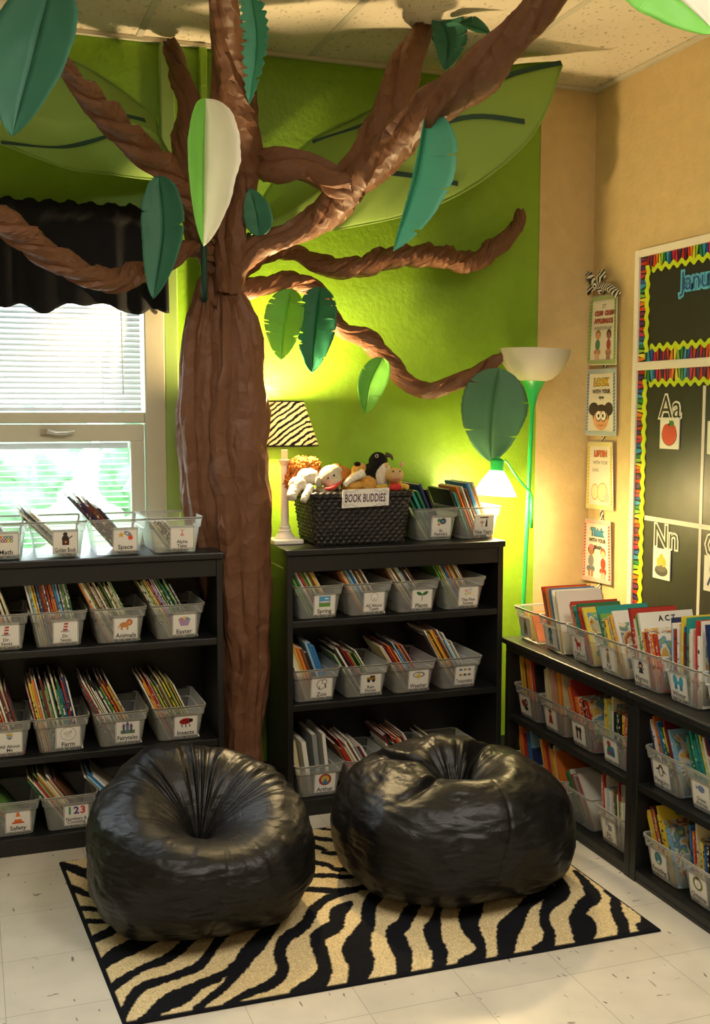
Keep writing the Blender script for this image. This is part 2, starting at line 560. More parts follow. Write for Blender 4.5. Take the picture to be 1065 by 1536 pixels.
# outside: lawn and trees seen bleached through the blind
M_LAWN = mat('lawn_grass', (.20, .34, .14), rough=1)
obj_l = tag(obj('lawn', MB().box((-14, YB + .6, -.6), (14, 30, -.55)), M_LAWN), 'pale sunlit lawn outside the window', 'lawn'); obj_l['kind'] = 'structure'
def shrub(x, y, r, h, seed, label):
    def fn(a, c):
        th = pi * c; ph = 2 * pi * a
        d = Vector((sin(th) * cos(ph), sin(th) * sin(ph), cos(th)))
        k = 1 + .35 * noise.noise(d * 2.4 + Vector((seed, 0, 0))) + .18 * noise.noise(d * 7 + Vector((seed, 3, 0))) + .1 * noise.noise(d * 19)
        return Vector((x + d.x * r * k, y + d.y * r * k, h * .55 - .55 + d.z * h * .55 * k))
    t = thing('garden_tree', label, 'tree', (x, y, -.55))
    obj('crown', MB().grid(fn, 90, 60, closeu=True), mat('outdoor_foliage', (.22, .40, .26), rough=.9, var=.5, bscale=14, bump=.6), t, smooth=True)
    obj('trunk', MB().tube([(x, y, -.55), (x, y, .6)], .12, 10), mat('outdoor_bark', (.16, .12, .09)), t)
shrub(-.6, 12.5, 1.5, 3.1, 1.0, 'bleached green tree outside, seen through the left of the lower blind')
shrub(3.0, 15, 1.2, 2.7, 5.0, 'bleached green tree outside, seen near the right edge of the lower blind')

# ------------------------------------------------------------------ black bookcases
M_BLK = mat('black_painted_wood', (0.0075, 0.0078, 0.0075), rough=.42, bump=.12, bscale=60, stretch=(1, 1, .15), spec=.5)
def bookcase(label, x0, y0, top, shelves, w=.87, d=.30):
    t = thing('bookcase', label, 'bookcase', (x0 + w / 2, y0 + d / 2, 0), 'black three-shelf bookcases against the back wall')
    s = .022
    obj('top_board', MB().box((x0 - .006, y0 - .008, top - .024), (x0 + w + .006, y0 + d, top)), M_BLK, t, bevel=.004)
    for a in (x0, x0 + w - s):
        obj('side_panel', MB().box((a, y0, 0), (a + s, y0 + d, top - .0245)), M_BLK, t, bevel=.002)
    obj('back_panel', MB().box((x0 + s, y0 + d - .008, .02), (x0 + w - s, y0 + d - .001, top - .0245)), M_BLK, t)
    obj('top_rail', MB().box((x0 + s, y0 + .003, top - .085), (x0 + w - s, y0 + .022, top - .025)), M_BLK, t, bevel=.002)
    for z in shelves:
        obj('shelf', MB().box((x0 + s, y0 + .003, z - .024), (x0 + w - s, y0 + d - .009, z)), M_BLK, t, bevel=.002)
    obj('kick_board', MB().box((x0 + s, y0 + .006, 0), (x0 + w - s, y0 + .024, shelves[-1] - .0245)), M_BLK, t, bevel=.002)
    return t
LX0, LY, LT, LS = -.040, 3.716, 1.005, (.700, .336, .060)
MX0, MY, MT, MS = 1.070, 3.735, 1.000, (.735, .425, .062)
bookcase('black bookcase under the window, left of the paper tree trunk', LX0, LY, LT, LS)
bookcase('black bookcase right of the paper tree trunk, holding the lamp and wicker basket', MX0, MY, MT, MS)
# low bookcases along the right wall
RX, RT = 1.965, .618
def low_case(label, ya, yb, sh):
    t = thing('low_bookcase', label, 'bookcase', (RX + .19, (ya + yb) / 2, 0), 'low black bookcases along the tan wall')
    s = .030
    d = .38
    obj('top_board', MB().box((RX - .022, ya + .0005, RT - .022), (RX + d, yb - .0005, RT)), M_BLK, t, bevel=.005)
    obj('top_rail', MB().box((RX, ya + .002, RT - .052), (RX + .02, yb - .002, RT - .0225)), M_BLK, t, bevel=.002)
    for a in (ya + .001, yb - s - .001):
        obj('side_panel', MB().box((RX, a, 0), (RX + d - .01, a + s, RT - .053)), M_BLK, t, bevel=.002)
    obj('back_panel', MB().box((RX + d - .012, ya + s, .02), (RX + d - .004, yb - s, RT - .0225)), M_BLK, t)
    for z in sh:
        obj('shelf', MB().box((RX + .002, ya + s + .0015, z - .024), (RX + d - .013, yb - s - .0015, z)), M_BLK, t, bevel=.002)
    obj('kick_board', MB().box((RX + .003, ya + s + .0015, 0), (RX + .022, yb - s - .0015, sh[-1] - .0245)), M_BLK, t, bevel=.002)
low_case('low black bookcase in the corner, behind the right bean bag', 2.885, 3.755, (.318, .040))
low_case('low black bookcase at the right edge, nearest the camera', 2.015, 2.885, (.325, .040))

# ------------------------------------------------------------------ clear book bins
def clear_plastic(name, tint, op, rough):
    m = bpy.data.materials.new(name); m.use_nodes = True
    nt = m.node_tree; b = nt.nodes['Principled BSDF']
    b.inputs['Base Color'].default_value = (*tint, 1); b.inputs['Roughness'].default_value = rough
    b.inputs['Specular IOR Level'].default_value = .6
    t = nt.nodes.new('ShaderNodeBsdfTransparent'); t.inputs[0].default_value = (.97, .98, .97, 1)
    x = nt.nodes.new('ShaderNodeMixShader')
    fr = nt.nodes.new('ShaderNodeFresnel'); fr.inputs[0].default_value = 1.4
    ma = nt.nodes.new('ShaderNodeMath'); ma.operation = 'ADD'; ma.inputs[1].default_value = op; ma.use_clamp = True
    nt.links.new(fr.outputs[0], ma.inputs[0]); nt.links.new(ma.outputs[0], x.inputs[0])
    nt.links.new(t.outputs[0], x.inputs[1]); nt.links.new(b.outputs[0], x.inputs[2])
    nt.links.new(x.outputs[0], nt.nodes['Material Output'].inputs[0])
    return m
M_BIN = clear_plastic('clear_bin_plastic', (.66, .67, .62), .25, .25)
M_RIM = clear_plastic('clear_bin_rim_plastic', (.76, .77, .72), .52, .28)

BW, BH, BD = .192, .122, .285
def rrect(w, d, r, n=4):
    out = []
    for cx, cy, a0 in ((w / 2 - r, d - r, 0), (-w / 2 + r, d - r, pi / 2), (-w / 2 + r, r, pi), (w / 2 - r, r, 1.5 * pi)):
        for k in range(n + 1):
            a = a0 + pi / 2 * k / n
            out.append((cx + r * cos(a), cy + r * sin(a)))
    return out
def bin_meshes(w, h, d):
    def ring(t, inset=0.0):
        k = .018 * (1 - t) + inset
        st = .004 if t > .72 else 0
        k -= st
        ww = w - 2 * k - .012; dd = d - 2 * k - .012
        return [(x, y + k + .006) for x, y in rrect(ww, dd, .018)]
    mb = MB()
    lv = [(0.0, 0), (.70, 0), (.725, 0), (1.0, 0)]
    rings = [[Vector((x, y, .002 + h * t)) for x, y in ring(t)] for t, _ in lv]
    n = len(rings[0]); vs = [p for r in rings for p in r]
    fs = [(i * n + k, i * n + (k + 1) % n, (i + 1) * n + (k + 1) % n, (i + 1) * n + k) for i in range(len(rings) - 1) for k in range(n)]
    fs.append(tuple(range(n - 1, -1, -1)))
    mb.add(vs, fs)
    tub = newmesh('tub', mb, M_BIN, True, auto=35)
    rm = MB()
    o = [Vector((x * 1.0, y, h)) for x, y in [(x, y) for x, y in rrect(w, d, .022)]]
    i_ = [Vector((x, y, h)) for x, y in ring(1.0, .001)]
    vs = o + i_ + [p + Vector((0, 0, .0035)) for p in o] + [p + Vector((0, 0, .0035)) for p in i_] + [p - Vector((0, 0, .005)) for p in o]
    fs = []
    for k in range(n):
        k2 = (k + 1) % n
        fs += [(2 * n + k, 2 * n + k2, 3 * n + k2, 3 * n + k), (k, k2, 2 * n + k2, 2 * n + k), (4 * n + k, 4 * n + k2, k2, k), (k2, k, n + k, n + k2), (n + k, n + k2, 3 * n + k2, 3 * n + k)]
    rm.add(vs, fs)
    rim = newmesh('rim', rm, M_RIM, True, auto=35)
    return tub, rim
TUB, RIM = bin_meshes(BW, BH, BD)
M_CARD = mat('laminated_white_card', (.80, .77, .69), rough=.22, spec=.5)
M_INK = mat('black_print', (.02, .018, .018), rough=.4)
# ---- small pictures for the cards, in a -0.5..0.5 square
def star(cx, cy, r, n=5, k=.42, a=pi / 2):
    return [(cx + (r if i % 2 == 0 else r * k) * cos(a + pi * i / n), cy + (r if i % 2 == 0 else r * k) * sin(a + pi * i / n)) for i in range(2 * n)]
E_ = lambda *a: ('e',) + a
def L(x0, y0, x1, y1, w): return ('l', (x0, y0), (x1, y1), w)
def R(x0, y0, x1, y1): return ('r', x0, y0, x1, y1)
PIC = {
 'numbers': [(E_(-.3 + .15 * (i % 5), .22 - .2 * (i // 5), .085, .1), c) for i, c in enumerate('c83a30 d8a020 3a70b0 58a040 8050a0 e07028 3a70b0 c83a30 d8c030 58a040'.split())] + [(E_(-.3 + .15 * (i % 5), .22 - .2 * (i // 5), .035, .045), 'efe9da') for i in range(10)],
 'reader': [(E_(0, .28, .12, .13), '3a241a'), (E_(0, .12, .17, .08), '20382e'), ([(-.2, -.05), (.2, -.05), (.16, .15), (-.16, .15)], '2a2420'), (L(.15, 0, .38, .18, .06), '3a241a'), (R(-.17, -.36, .2, -.04), '4a1d10'), (E_(.02, -.18, .06, .07), 'c89060')],
 'space': [(star(-.24, .12, .2), 'e0a828'), (E_(.14, .18, .26, .13, -.6), '8b9296'), (E_(.1, .2, .05, .05), 'e8e4d8'), (star(.28, -.06, .18, 9, .6), 'e0501c')],
 'girl': [(E_(0, .2, .1, .1), 'd8b8a0'), ([(-.16, -.2), (.16, -.2), (0, .14)], 'd89088'), (L(-.2, .3, 0, .2, .04), 'c09880'), (L(.2, .3, 0, .2, .04), 'c09880')],
 'stripes': [([(-.18, -.3), (.12, -.3), (.18, .34), (-.1, .3)], 'b03028'), (R(-.14, -.12, .14, -.02), 'e8e0d4'), (R(-.12, .1, .17, .19), 'e8e0d4'), (E_(-.04, -.32, .32, .07), '9aa0a2')],
 'lion': [(E_(.2, .14, .18, .2), 'b8642c'), (E_(-.08, 0, .26, .17), 'c98448'), (E_(.2, .14, .1, .11), 'd89a5c'), (R(-.28, -.32, -.18, -.05), 'c98448'), (R(.04, -.32, .14, -.05), 'c98448'), (L(-.32, .02, -.42, -.2, .04), 'b8642c')],
 'basket': [(E_(0, .1, .36, .14), '80b070'), (E_(-.14, .14, .12, .1), 'c86880'), (E_(.12, .15, .12, .1), '6a86b8'), (E_(0, .2, .1, .1), 'd8c060'), ([(-.34, .08), (.34, .08), (.22, -.3), (-.22, -.3)], 'a98ab0')],
 'crown': [(E_(0, .06, .2, .22), '9aa4ac'), ([(-.2, .14), (.2, .14), (.24, .4), (.08, .26), (0, .42), (-.08, .26), (-.24, .4)], 'c8a850'), (E_(0, -.06, .1, .06), '5f6a74')],
 'ring': [(E_(0, 0, .42, .42), '8f8c84'), (E_(0, 0, .39, .39), 'e9e4d8'), (E_(-.06, .02, .2, .14), 'cfc9bb'), (L(-.2, -.2, .2, -.16, .02), '8f8c84'), (E_(.14, .12, .08, .08), 'b5afa2')],
 'towers': [(R(-.4, -.36, .4, -.14), '5a7a4a'), (R(-.3, -.3, -.16, .12), '55606c'), (R(.12, -.3, .26, .1), '55606c'), (R(-.1, -.3, .06, .2), '6b7784'), ([(-.34, .12), (-.12, .12), (-.23, .34)], '7f4a78'), ([(.08, .1), (.3, .1), (.19, .32)], '7f4a78'), ([(-.14, .2), (.1, .2), (-.02, .44)], '4a5a80')],
 'ladybug': [(E_(-.02, .08, .36, .2, .1), '9c1c14'), (E_(.3, .12, .12, .12), '17120f'), (E_(-.12, .12, .05, .05), '17120f'), (E_(.06, .06, .05, .05), '17120f'), (L(-.25, -.1, -.2, -.3, .05), '17120f'), (L(0, -.1, 0, -.32, .05), '17120f'), (L(.2, -.1, .24, -.3, .05), '17120f')],
 'cone': [([(-.34, -.34), (.34, -.34), (.3, -.22), (-.3, -.22)], 'c85a20'), ([(-.22, -.22), (.22, -.22), (.05, .38), (-.05, .38)], 'd86a28'), ([(-.17, -.06), (.17, -.06), (.12, .1), (-.12, .1)], 'efe8da')],
 '123': [],
 'hatcard': [(E_(-.24, .2, .14, .16), '3f8a48'), (E_(.12, .12, .28, .26), '2b3644'), (E_(.12, .1, .19, .15), '5c7484'), (E_(-.22, -.14, .12, .12), 'b08a40')],
 'bottle': [(R(-.3, .3, .3, .4), '3a3430'), ([(.1, -.3), (.26, -.3), (.24, .02), (.2, .26), (.16, .26), (.12, .02)], '231d1b'), (E_(-.14, .02, .14, .1), 'b0a090'), (L(-.14, -.3, -.14, 0, .05), 'c87040')],
 'meadow': [(R(-.36, -.34, .36, .36), '4a9ccc'), (R(-.36, -.34, .36, -.08), '5f9440'), (E_(0, -.02, .34, .06), 'e8c8d0'), (E_(.12, .2, .14, .05), 'dfe8ec')],
 'tooth': [(E_(0, .02, .27, .36), '2a2624'), (E_(0, .02, .24, .33), 'efe9db'), (L(-.1, -.3, 0, -.02, .03), '2a2624'), (L(.1, -.3, 0, -.02, .03), '2a2624')],
 'sprout': [(L(0, -.36, 0, .1, .04), '3f5a30'), (E_(-.2, .16, .21, .11, -.5), '2f6a34'), (E_(.2, .16, .21, .11, .5), '2f6a34')],
 'faces': [(E_(-.2, .1, .15, .15), 'd8a8a8'), (E_(.14, .2, .14, .14), 'b8c0d8'), (E_(.06, -.12, .18, .14), 'd8c080'), (E_(-.24, -.2, .12, .1), 'a8c8a0')],
 'elephant': [(E_(-.05, 0, .28, .34), '2b2725'), (E_(-.05, 0, .24, .3), 'e6e0d2'), (E_(.16, .18, .17, .17), '2b2725'), (E_(.16, .18, .13, .13), 'e6e0d2'), (L(.22, .05, .26, -.26, .06), '2b2725'), (L(-.15, -.1, -.15, -.34, .05), '2b2725')],
 'truck': [(R(-.36, -.1, .36, .14), '9a7430'), (R(-.1, .1, .3, .3), '5a4022'), (E_(-.2, -.16, .13, .13), '1c1815'), (E_(.2, -.16, .13, .13), '1c1815')],
 'bolt': [(E_(0, .1, .4, .2), '3a3a38'), (E_(-.02, .1, .34, .15), 'd6d4c8'), ([(-.08, .2), (.12, .22), (.04, .02), (.14, .02), (-.08, -.36), (-.02, -.06), (-.14, -.06)], 'd8b830')],
 'six': [(E_(-.3 + .3 * (i % 3), .18 - .36 * (i // 3), .11, .08), c) for i, c in enumerate('5a6a88 a88a48 6a7a98 a87838 3a4252 7a6a50'.split())],
 'badge': [(E_(0, 0, .4, .4), '9a2a22'), (E_(0, .02, .27, .27), 'd0a848'), ([(-.2, -.3), (.2, -.3), (0, .12)], '2f78a8')],
 'figure_green': [(E_(0, .3, .1, .11), 'b88850'), ([(-.18, -.2), (.18, -.2), (.08, .22), (-.08, .22)], '6a7a30'), (R(-.14, -.42, -.03, -.18), '3a4a2a'), (R(.03, -.42, .14, -.18), '3a4a2a')],
 'figure_blue': [(E_(0, .24, .17, .19), '24323a'), (E_(0, .22, .1, .11), '5f9aa8'), ([(-.2, -.22), (.2, -.22), (.07, .1), (-.07, .1)], '2f7f90'), (R(-.12, -.42, -.03, -.2), '24323a'), (R(.03, -.42, .12, -.2), '24323a')],
 'red_dog': [(E_(0, 0, .26, .15), 'a82828'), (E_(-.22, .2, .14, .12), 'a82828'), (R(-.2, -.36, -.1, -.04), 'a82828'), (R(.12, -.36, .22, -.04), 'a82828'), (L(.22, .06, .36, .3, .05), 'a82828'), (E_(-.26, .34, .05, .07), '7f1a1a')],
 'scarecrow': [(E_(0, .24, .11, .1), 'c8a070'), (R(-.16, .32, .16, .36), '4a3420'), ([(-.1, .36), (.1, .36), (0, .5)], '4a3420'), ([(-.16, -.2), (.16, -.2), (.1, .14), (-.1, .14)], '8a7440'), (R(-.12, -.44, -.02, -.2), '5a4a38'), (R(.02, -.44, .12, -.2), '5a4a38')],
 'pilgrim': [(E_(0, .2, .2, .2), '1b1a20'), (E_(0, .14, .11, .1), 'd8a890'), ([(-.22, -.28), (.22, -.28), (.08, .06), (-.08, .06)], '252330'), (L(-.3, 0, .3, 0, .06), '252330')],
 'mittens': [(E_(-.24, .08, .17, .3, .15), '3f9fb8'), (E_(-.08, -.04, .07, .13, -.6), '3f9fb8'), (R(-.32, -.4, -.1, -.14), '2f86a0'), (E_(.24, .08, .17, .3, -.15), '3f9fb8'), (E_(.08, -.04, .07, .13, .6), '3f9fb8'), (R(.1, -.4, .32, -.14), '2f86a0')],
 'candy': [([(-.3, -.36), (.3, -.36), (0, .44)], '2a211a'), ([(-.26, -.33), (.26, -.33), (.18, -.12), (-.18, -.12)], 'ece6da'), ([(-.175, -.1), (.175, -.1), (.09, .14), (-.09, .14)], 'd89a28'), ([(-.085, .16), (.085, .16), (0, .38)], '8a4a1c')],
 'redblack': [(E_(-.14, .02, .2, .2), '9a2420'), (E_(.14, .12, .16, .2), '1c1a1a'), (E_(.1, -.2, .2, .12), '1c1a1a'), (E_(.14, .12, .07, .09), 'd8c8b4')],
 'redcoat': [(E_(0, .22, .14, .13), 'c89878'), ([(-.2, -.3), (.2, -.3), (.12, .12), (-.12, .12)], '9c2c28'), (E_(0, .34, .16, .08), '7a2320')],
 'pair': [(E_(-.12, .14, .13, .15), '2a2422'), (E_(.14, .14, .13, .15), '2a2422'), (R(-.2, -.34, -.06, 0), '6a2c28'), (R(.06, -.34, .2, 0), '3c3a38')],
 'readers': [(E_(-.1, .22, .15, .14), '8a3c28'), ([(-.28, -.1), (.1, -.1), (.04, .12), (-.2, .12)], '3f7f58'), (E_(.14, 0, .16, .15), '3f78a8'), (R(-.3, -.34, .3, -.1), '2f6a88'), (R(-.22, -.28, 0, -.16), 'b83a30')],
 'penguin': [(E_(0, .0, .21, .34), '1c1b1d'), (E_(0, -.06, .13, .22), 'e6e0d4'), (E_(-.27, .04, .16, .05, .3), '1c1b1d'), (E_(.27, .0, .18, .05, -.5), '1c1b1d'), (E_(0, .22, .05, .04), 'c88030')],
 'fish': [(E_(.06, .04, .33, .24), '6f7fa8'), ([(-.22, .04), (-.46, .22), (-.46, -.12)], '6f7fa8'), (E_(.24, .1, .03, .03), '22242c')],
 'earth': [(E_(0, .06, .32, .36), '3f7f50'), (E_(.0, .06, .26, .3), '2f6aa0'), (E_(-.06, .14, .11, .12), '4f9a58'), (E_(.1, -.06, .1, .1), '4f9a58'), ([(0, .0), (.12, -.2), (-.12, -.2)], 'dfe4dc')],
 'wreath': [(E_(0, .06, .38, .38), '6f7a3c'), (E_(0, .04, .24, .24), 'e8e3d6'), (E_(0, .36, .12, .1), '5a2c1c'), ([(-.1, -.1), (.1, -.1), (0, .2)], 'cfd4cc')],
 'gift': [(R(-.28, -.28, .28, .2), 'a03030'), (R(-.05, -.28, .05, .2), 'd8c060'), (E_(0, .26, .12, .08), 'd8c060')],
 'grayblock': [(R(-.36, -.1, .1, .4), 'a8aab2'), (R(-.02, -.34, .4, .06), '5a5e6a'), (E_(.2, -.14, .12, .12), '9fa3ae')],
}

BCOL = {'r': ('red', 'aa3428'), 'o': ('orange', 'd8762c'), 'y': ('yellow', 'dcc040'), 'g': ('green', '6c9c48'), 'G': ('dark green', '2a6a40'),
        'b': ('blue', '2c6ea8'), 'n': ('navy', '23305c'), 'l': ('light blue', '88b4cc'), 'p': ('purple', '5c3a88'), 'k': ('pink', 'd0888c'),
        'w': ('white', 'dedacb'), 'c': ('cream', 'cfc295'), 't': ('teal', '2c8c80'), 'd': ('brown', '6c4428'), 'x': ('black', '201d1d'),
        'm': ('maroon', '6c2028'), 'a': ('olive', '8c8c3c'), 's': ('grey', '8a8f8c'), 'h': ('lilac', 'b49cc8'), 'e': ('gold', 'd09a30'), 'v': ('pale green', 'a8c088')}
# book cover: the object's own colour, with a printed panel that differs from book to book
mb_ = bpy.data.materials.new('book_cover_print'); mb_.use_nodes = True
b = mb_.node_tree.nodes['Principled BSDF']; b.inputs['Roughness'].default_value = .32
oi = nd(mb_, 'ShaderNodeObjectInfo'); tc = nd(mb_, 'ShaderNodeTexCoord')
mpb = nd(mb_, 'ShaderNodeMapping'); mpb.inputs['Scale'].default_value = (2, 1, 1); ln(mb_, tc.outputs['Object'], mpb.inputs['Vector'])
sc_ = nd(mb_, 'ShaderNodeMath', operation='MULTIPLY'); sc_.inputs[1].default_value = 57.0; ln(mb_, oi.outputs['Random'], sc_.inputs[0])
n1 = nd(mb_, 'ShaderNodeTexNoise', noise_dimensions='4D'); n1.inputs['Scale'].default_value = 21; n1.inputs['Detail'].default_value = 1.5
ln(mb_, mpb.outputs['Vector'], n1.inputs['Vector']); ln(mb_, sc_.outputs[0], n1.inputs['W'])
cr = nd(mb_, 'ShaderNodeValToRGB'); cr.color_ramp.interpolation = 'CONSTANT'
cols_ = [(0, (.62, .56, .42)), (.36, (.42, .09, .06)), (.42, (.62, .40, .10)), (.47, (.66, .62, .50)), (.53, (.12, .26, .42)), (.58, (.22, .36, .14)), (.64, (.7, .62, .45)), (.70, (.08, .07, .07))]
el = cr.color_ramp.elements
el[0].position = 0; el[0].color = (*cols_[0][1], 1); el[1].position = cols_[1][0]; el[1].color = (*cols_[1][1], 1)
for p_, c_ in cols_[2:]:
    e_ = el.new(p_); e_.color = (*c_, 1)
ln(mb_, n1.outputs['Fac'], cr.inputs['Fac'])
# panel mask from the local position (cover faces only, away from the edges and the spine)
sp = nd(mb_, 'ShaderNodeSeparateXYZ'); ln(mb_, tc.outputs['Object'], sp.inputs[0])
def band(sock, lo, hi):
    a = nd(mb_, 'ShaderNodeMath', operation='GREATER_THAN'); a.inputs[1].default_value = lo; ln(mb_, sock, a.inputs[0])
    c = nd(mb_, 'ShaderNodeMath', operation='LESS_THAN'); c.inputs[1].default_value = hi; ln(mb_, sock, c.inputs[0])
    d = nd(mb_, 'ShaderNodeMath', operation='MULTIPLY'); ln(mb_, a.outputs[0], d.inputs[0]); ln(mb_, c.outputs[0], d.inputs[1])
    return d.outputs[0]
pz = band(sp.outputs['Z'], .03, .188); py_ = band(sp.outputs['Y'], .012, .178)
mm = nd(mb_, 'ShaderNodeMath', operation='MULTIPLY'); ln(mb_, pz, mm.inputs[0]); ln(mb_, py_, mm.inputs[1])
mxb = nd(mb_, 'ShaderNodeMix', data_type='RGBA'); ln(mb_, mm.outputs[0], mxb.inputs[0])
spn = nd(mb_, 'ShaderNodeTexNoise', noise_dimensions='4D'); spn.inputs['Scale'].default_value = 130; spn.inputs['Detail'].default_value = 0
mps = nd(mb_, 'ShaderNodeMapping'); mps.inputs['Scale'].default_value = (1, 1, .8); ln(mb_, tc.outputs['Object'], mps.inputs['Vector']); ln(mb_, mps.outputs['Vector'], spn.inputs['Vector']); ln(mb_, sc_.outputs[0], spn.inputs['W'])
sg1 = nd(mb_, 'ShaderNodeMath', operation='GREATER_THAN'); sg1.inputs[1].default_value = .62; ln(mb_, spn.outputs['Fac'], sg1.inputs[0])
sg2 = band(sp.outputs['Y'], -1, .002); sg3 = band(sp.outputs['Z'], .05, .19)
sg4 = nd(mb_, 'ShaderNodeMath', operation='MULTIPLY'); ln(mb_, sg2, sg4.inputs[0]); ln(mb_, sg3, sg4.inputs[1])
sg5 = nd(mb_, 'ShaderNodeMath', operation='MULTIPLY'); ln(mb_, sg4.outputs[0], sg5.inputs[0]); ln(mb_, sg1.outputs[0], sg5.inputs[1])
inv = nd(mb_, 'ShaderNodeMix', data_type='RGBA'); ln(mb_, sg5.outputs[0], inv.inputs[0]); ln(mb_, oi.outputs['Color'], inv.inputs[6])
rsel = nd(mb_, 'ShaderNodeValToRGB'); rsel.color_ramp.interpolation = 'CONSTANT'; rsel.color_ramp.elements[0].color = (.03, .03, .04, 1); rsel.color_ramp.elements[1].position = .5; rsel.color_ramp.elements[1].color = (.7, .65, .5, 1)
ln(mb_, oi.outputs['Random'], rsel.inputs['Fac']); ln(mb_, rsel.outputs['Color'], inv.inputs[7])
ln(mb_, inv.outputs[2], mxb.inputs[6]); ln(mb_, cr.outputs['Color'], mxb.inputs[7])
ln(mb_, mxb.outputs[2], b.inputs['Base Color'])
M_PAGE = mat('book_page_edges', (.70, .64, .50), rough=.8, bump=.3, bscale=300, stretch=(8, 1, 1))
BOOKM = {}
def book_meshes(t, h, d):
    k = (t, h, d)
    if k not in BOOKM:
        c = .0007 if t < .008 else .0013
        mb = MB()
        mb.box((0, 0, 0), (c, d, h)); mb.box((t - c, 0, 0), (t, d, h)); mb.box((c, 0, 0), (t - c, c, h))
        pg = MB().box((c + .0001, c + .0001, .0015), (t - c - .0001, d - .002, h - .0015))
        BOOKM[k] = (newmesh('book_cover', mb, mb_), newmesh('pages', pg, M_PAGE))
    return BOOKM[k]

ORD = ['first', 'second', 'third', 'fourth', 'fifth', 'sixth', 'seventh', 'eighth', 'ninth', 'tenth', 'eleventh', 'twelfth', 'thirteenth', 'fourteenth', 'fifteenth', 'sixteenth', 'seventeenth', 'eighteenth']
BOOKS = []   # deferred: (matrix, t, h, d, code, label, group)
BIN_GROUP = {'L': 'clear bins on the bookcase under the window', 'M': 'clear bins on the bookcase beside the trunk', 'R': 'clear bins on the low bookcases'}
def book_bin(x, y, z, rz, title, pic, desc, books, lean, side, n0=0, tmin=.005, cardx=None, titlecol=None, hmin=.20, hmax=.25, sizes=None, fan=0.0, fill=1.0, shift=0.0, titles=None):
    """one bin with its printed card; books: colour codes from the left (or far) end"""
    loc = Vector((x, y, z))
    t = thing('book_bin', 'clear plastic book bin ' + desc, 'bin', loc, BIN_GROUP[side], rz)
    for nm, me in (('tub', TUB), ('rim', RIM)):
        o = bpy.data.objects.new(nm, me); COL.objects.link(o); o.parent = t
    cx = cardx if cardx is not None else (.022 if side != 'R' else -.018)
    # the card leans with the front wall of the tub
    a = math.atan2(.018, BH)
    O = Vector((cx, .0165, .055)); U = X_.copy(); V = Vector((0, -sin(a), cos(a))); N = Vector((0, -cos(a), -sin(a)))
    fr = (O, U, V, N)
    if title is not None or pic:
        cb = MB().prism([(-.042, -.042), (.042, -.042), (.042, .042), (-.042, .042)], fr, 0, .0008)
        card = obj('name_card', cb, M_CARD, t, local=True)
        s = MB()
        for (a0, b0, a1, b1) in ((-.0405, -.0405, .0405, -.0393), (-.0405, .0393, .0405, .0405), (-.0405, -.0393, -.0393, .0393), (.0393, -.0393, .0405, .0393)):
            s.flat([(a0, b0), (a1, b0), (a1, b1), (a0, b1)], fr, .0010)
        obj('card_border', s, M_INK, card, local=True)
        lines = (title or '').split('|')
        if title:
            tb = MB(); nl = len(lines)
            hgt = .0155 if nl == 1 else .0115
            for i, s_ in enumerate(lines):
                put_text(tb, s_, fr, 0, -.029 + (nl - 1 - i) * .0135 + (0.0 if nl == 1 else -.002), hgt, .070, .0011, bold=.018)
            obj('lettering', tb, M_INK, card, local=True)
        py = .009 if len(lines) == 1 else .014
        ps = .058 if len(lines) == 1 else .046
        if not title: py = 0; ps = .074
        if pic == '123':
            for q, (ch, cc) in enumerate((('1', '2f8a50'), ('2', '5a3a80'), ('3', 'c83a30'))):
                tb = MB(); put_text(tb, ch, fr, -.022 + .022 * q, .014, .026, None, .0011, bold=.04)
                obj('lettering', tb, ink(cc), card, local=True)
        elif pic:
            art('picture', PIC[pic], fr, ps * 1.05, ps, card, z0=.0010, cy=py)
    if books:
        n = len(books); la = radians(lean)
        bw = BW / 2 - .020
        xl = min(-BW / 2 + .012 + (BH - .02) * math.tan(la), bw - .04) + shift
        xr_ = xl + (bw - xl) * fill
        pitch = (xr_ - xl) / n
        rnd = random.Random(int((x * 977 + y * 331 + z * 71) * 100))
        for i, cde in enumerate(books):
            ang = la + radians(fan) * (.5 - i / max(1, n - 1)) + radians(rnd.uniform(-.5, .5))
            tmax = pitch * cos(ang) * .93
            ch = [q for q in (.0035, .005, .0065, .008, .010, .013, .017) if q <= tmax] or [.0035]
            tk = ch[-1] if rnd.random() < .7 or len(ch) < 2 else ch[-2]
            if sizes: hh, dd = sizes[i % len(sizes)]
            else:
                hh = rnd.choice([q for q in (.19, .205, .215, .23, .245, .26) if hmin <= q <= hmax]); dd = rnd.choice((.175, .19, .205))
            ttl = None
            if titles:
                prev = [k for k in titles if k <= i]
                if i in titles: ttl = titles[i]; hh, dd = ttl[3], .205
                elif prev: hh = min(hh, ttl_h - .058)
                if ttl: ttl_h = hh
            yy = .026 + rnd.uniform(0, .014)
            M = Matrix.Translation(loc) @ Matrix.Rotation(rz, 4, 'Z') @ Matrix.Translation((xl + pitch * i, yy, .0035)) @ Matrix.Rotation(-ang, 4, 'Y')
            cn = BCOL[cde][0]
            where = ('from left' if side != 'R' else 'from far end')
            BOOKS.append([M, tk, hh, dd, cde, '%s book, %s %s in bin %s' % (cn, ORD[i], where, desc), 'picture books in the clear bins', ttl])
    return t

LF, MF = LY + .010, MY + .008
xs = [-.016 + BW / 2 + .199 * i - .006 for i in range(4)]
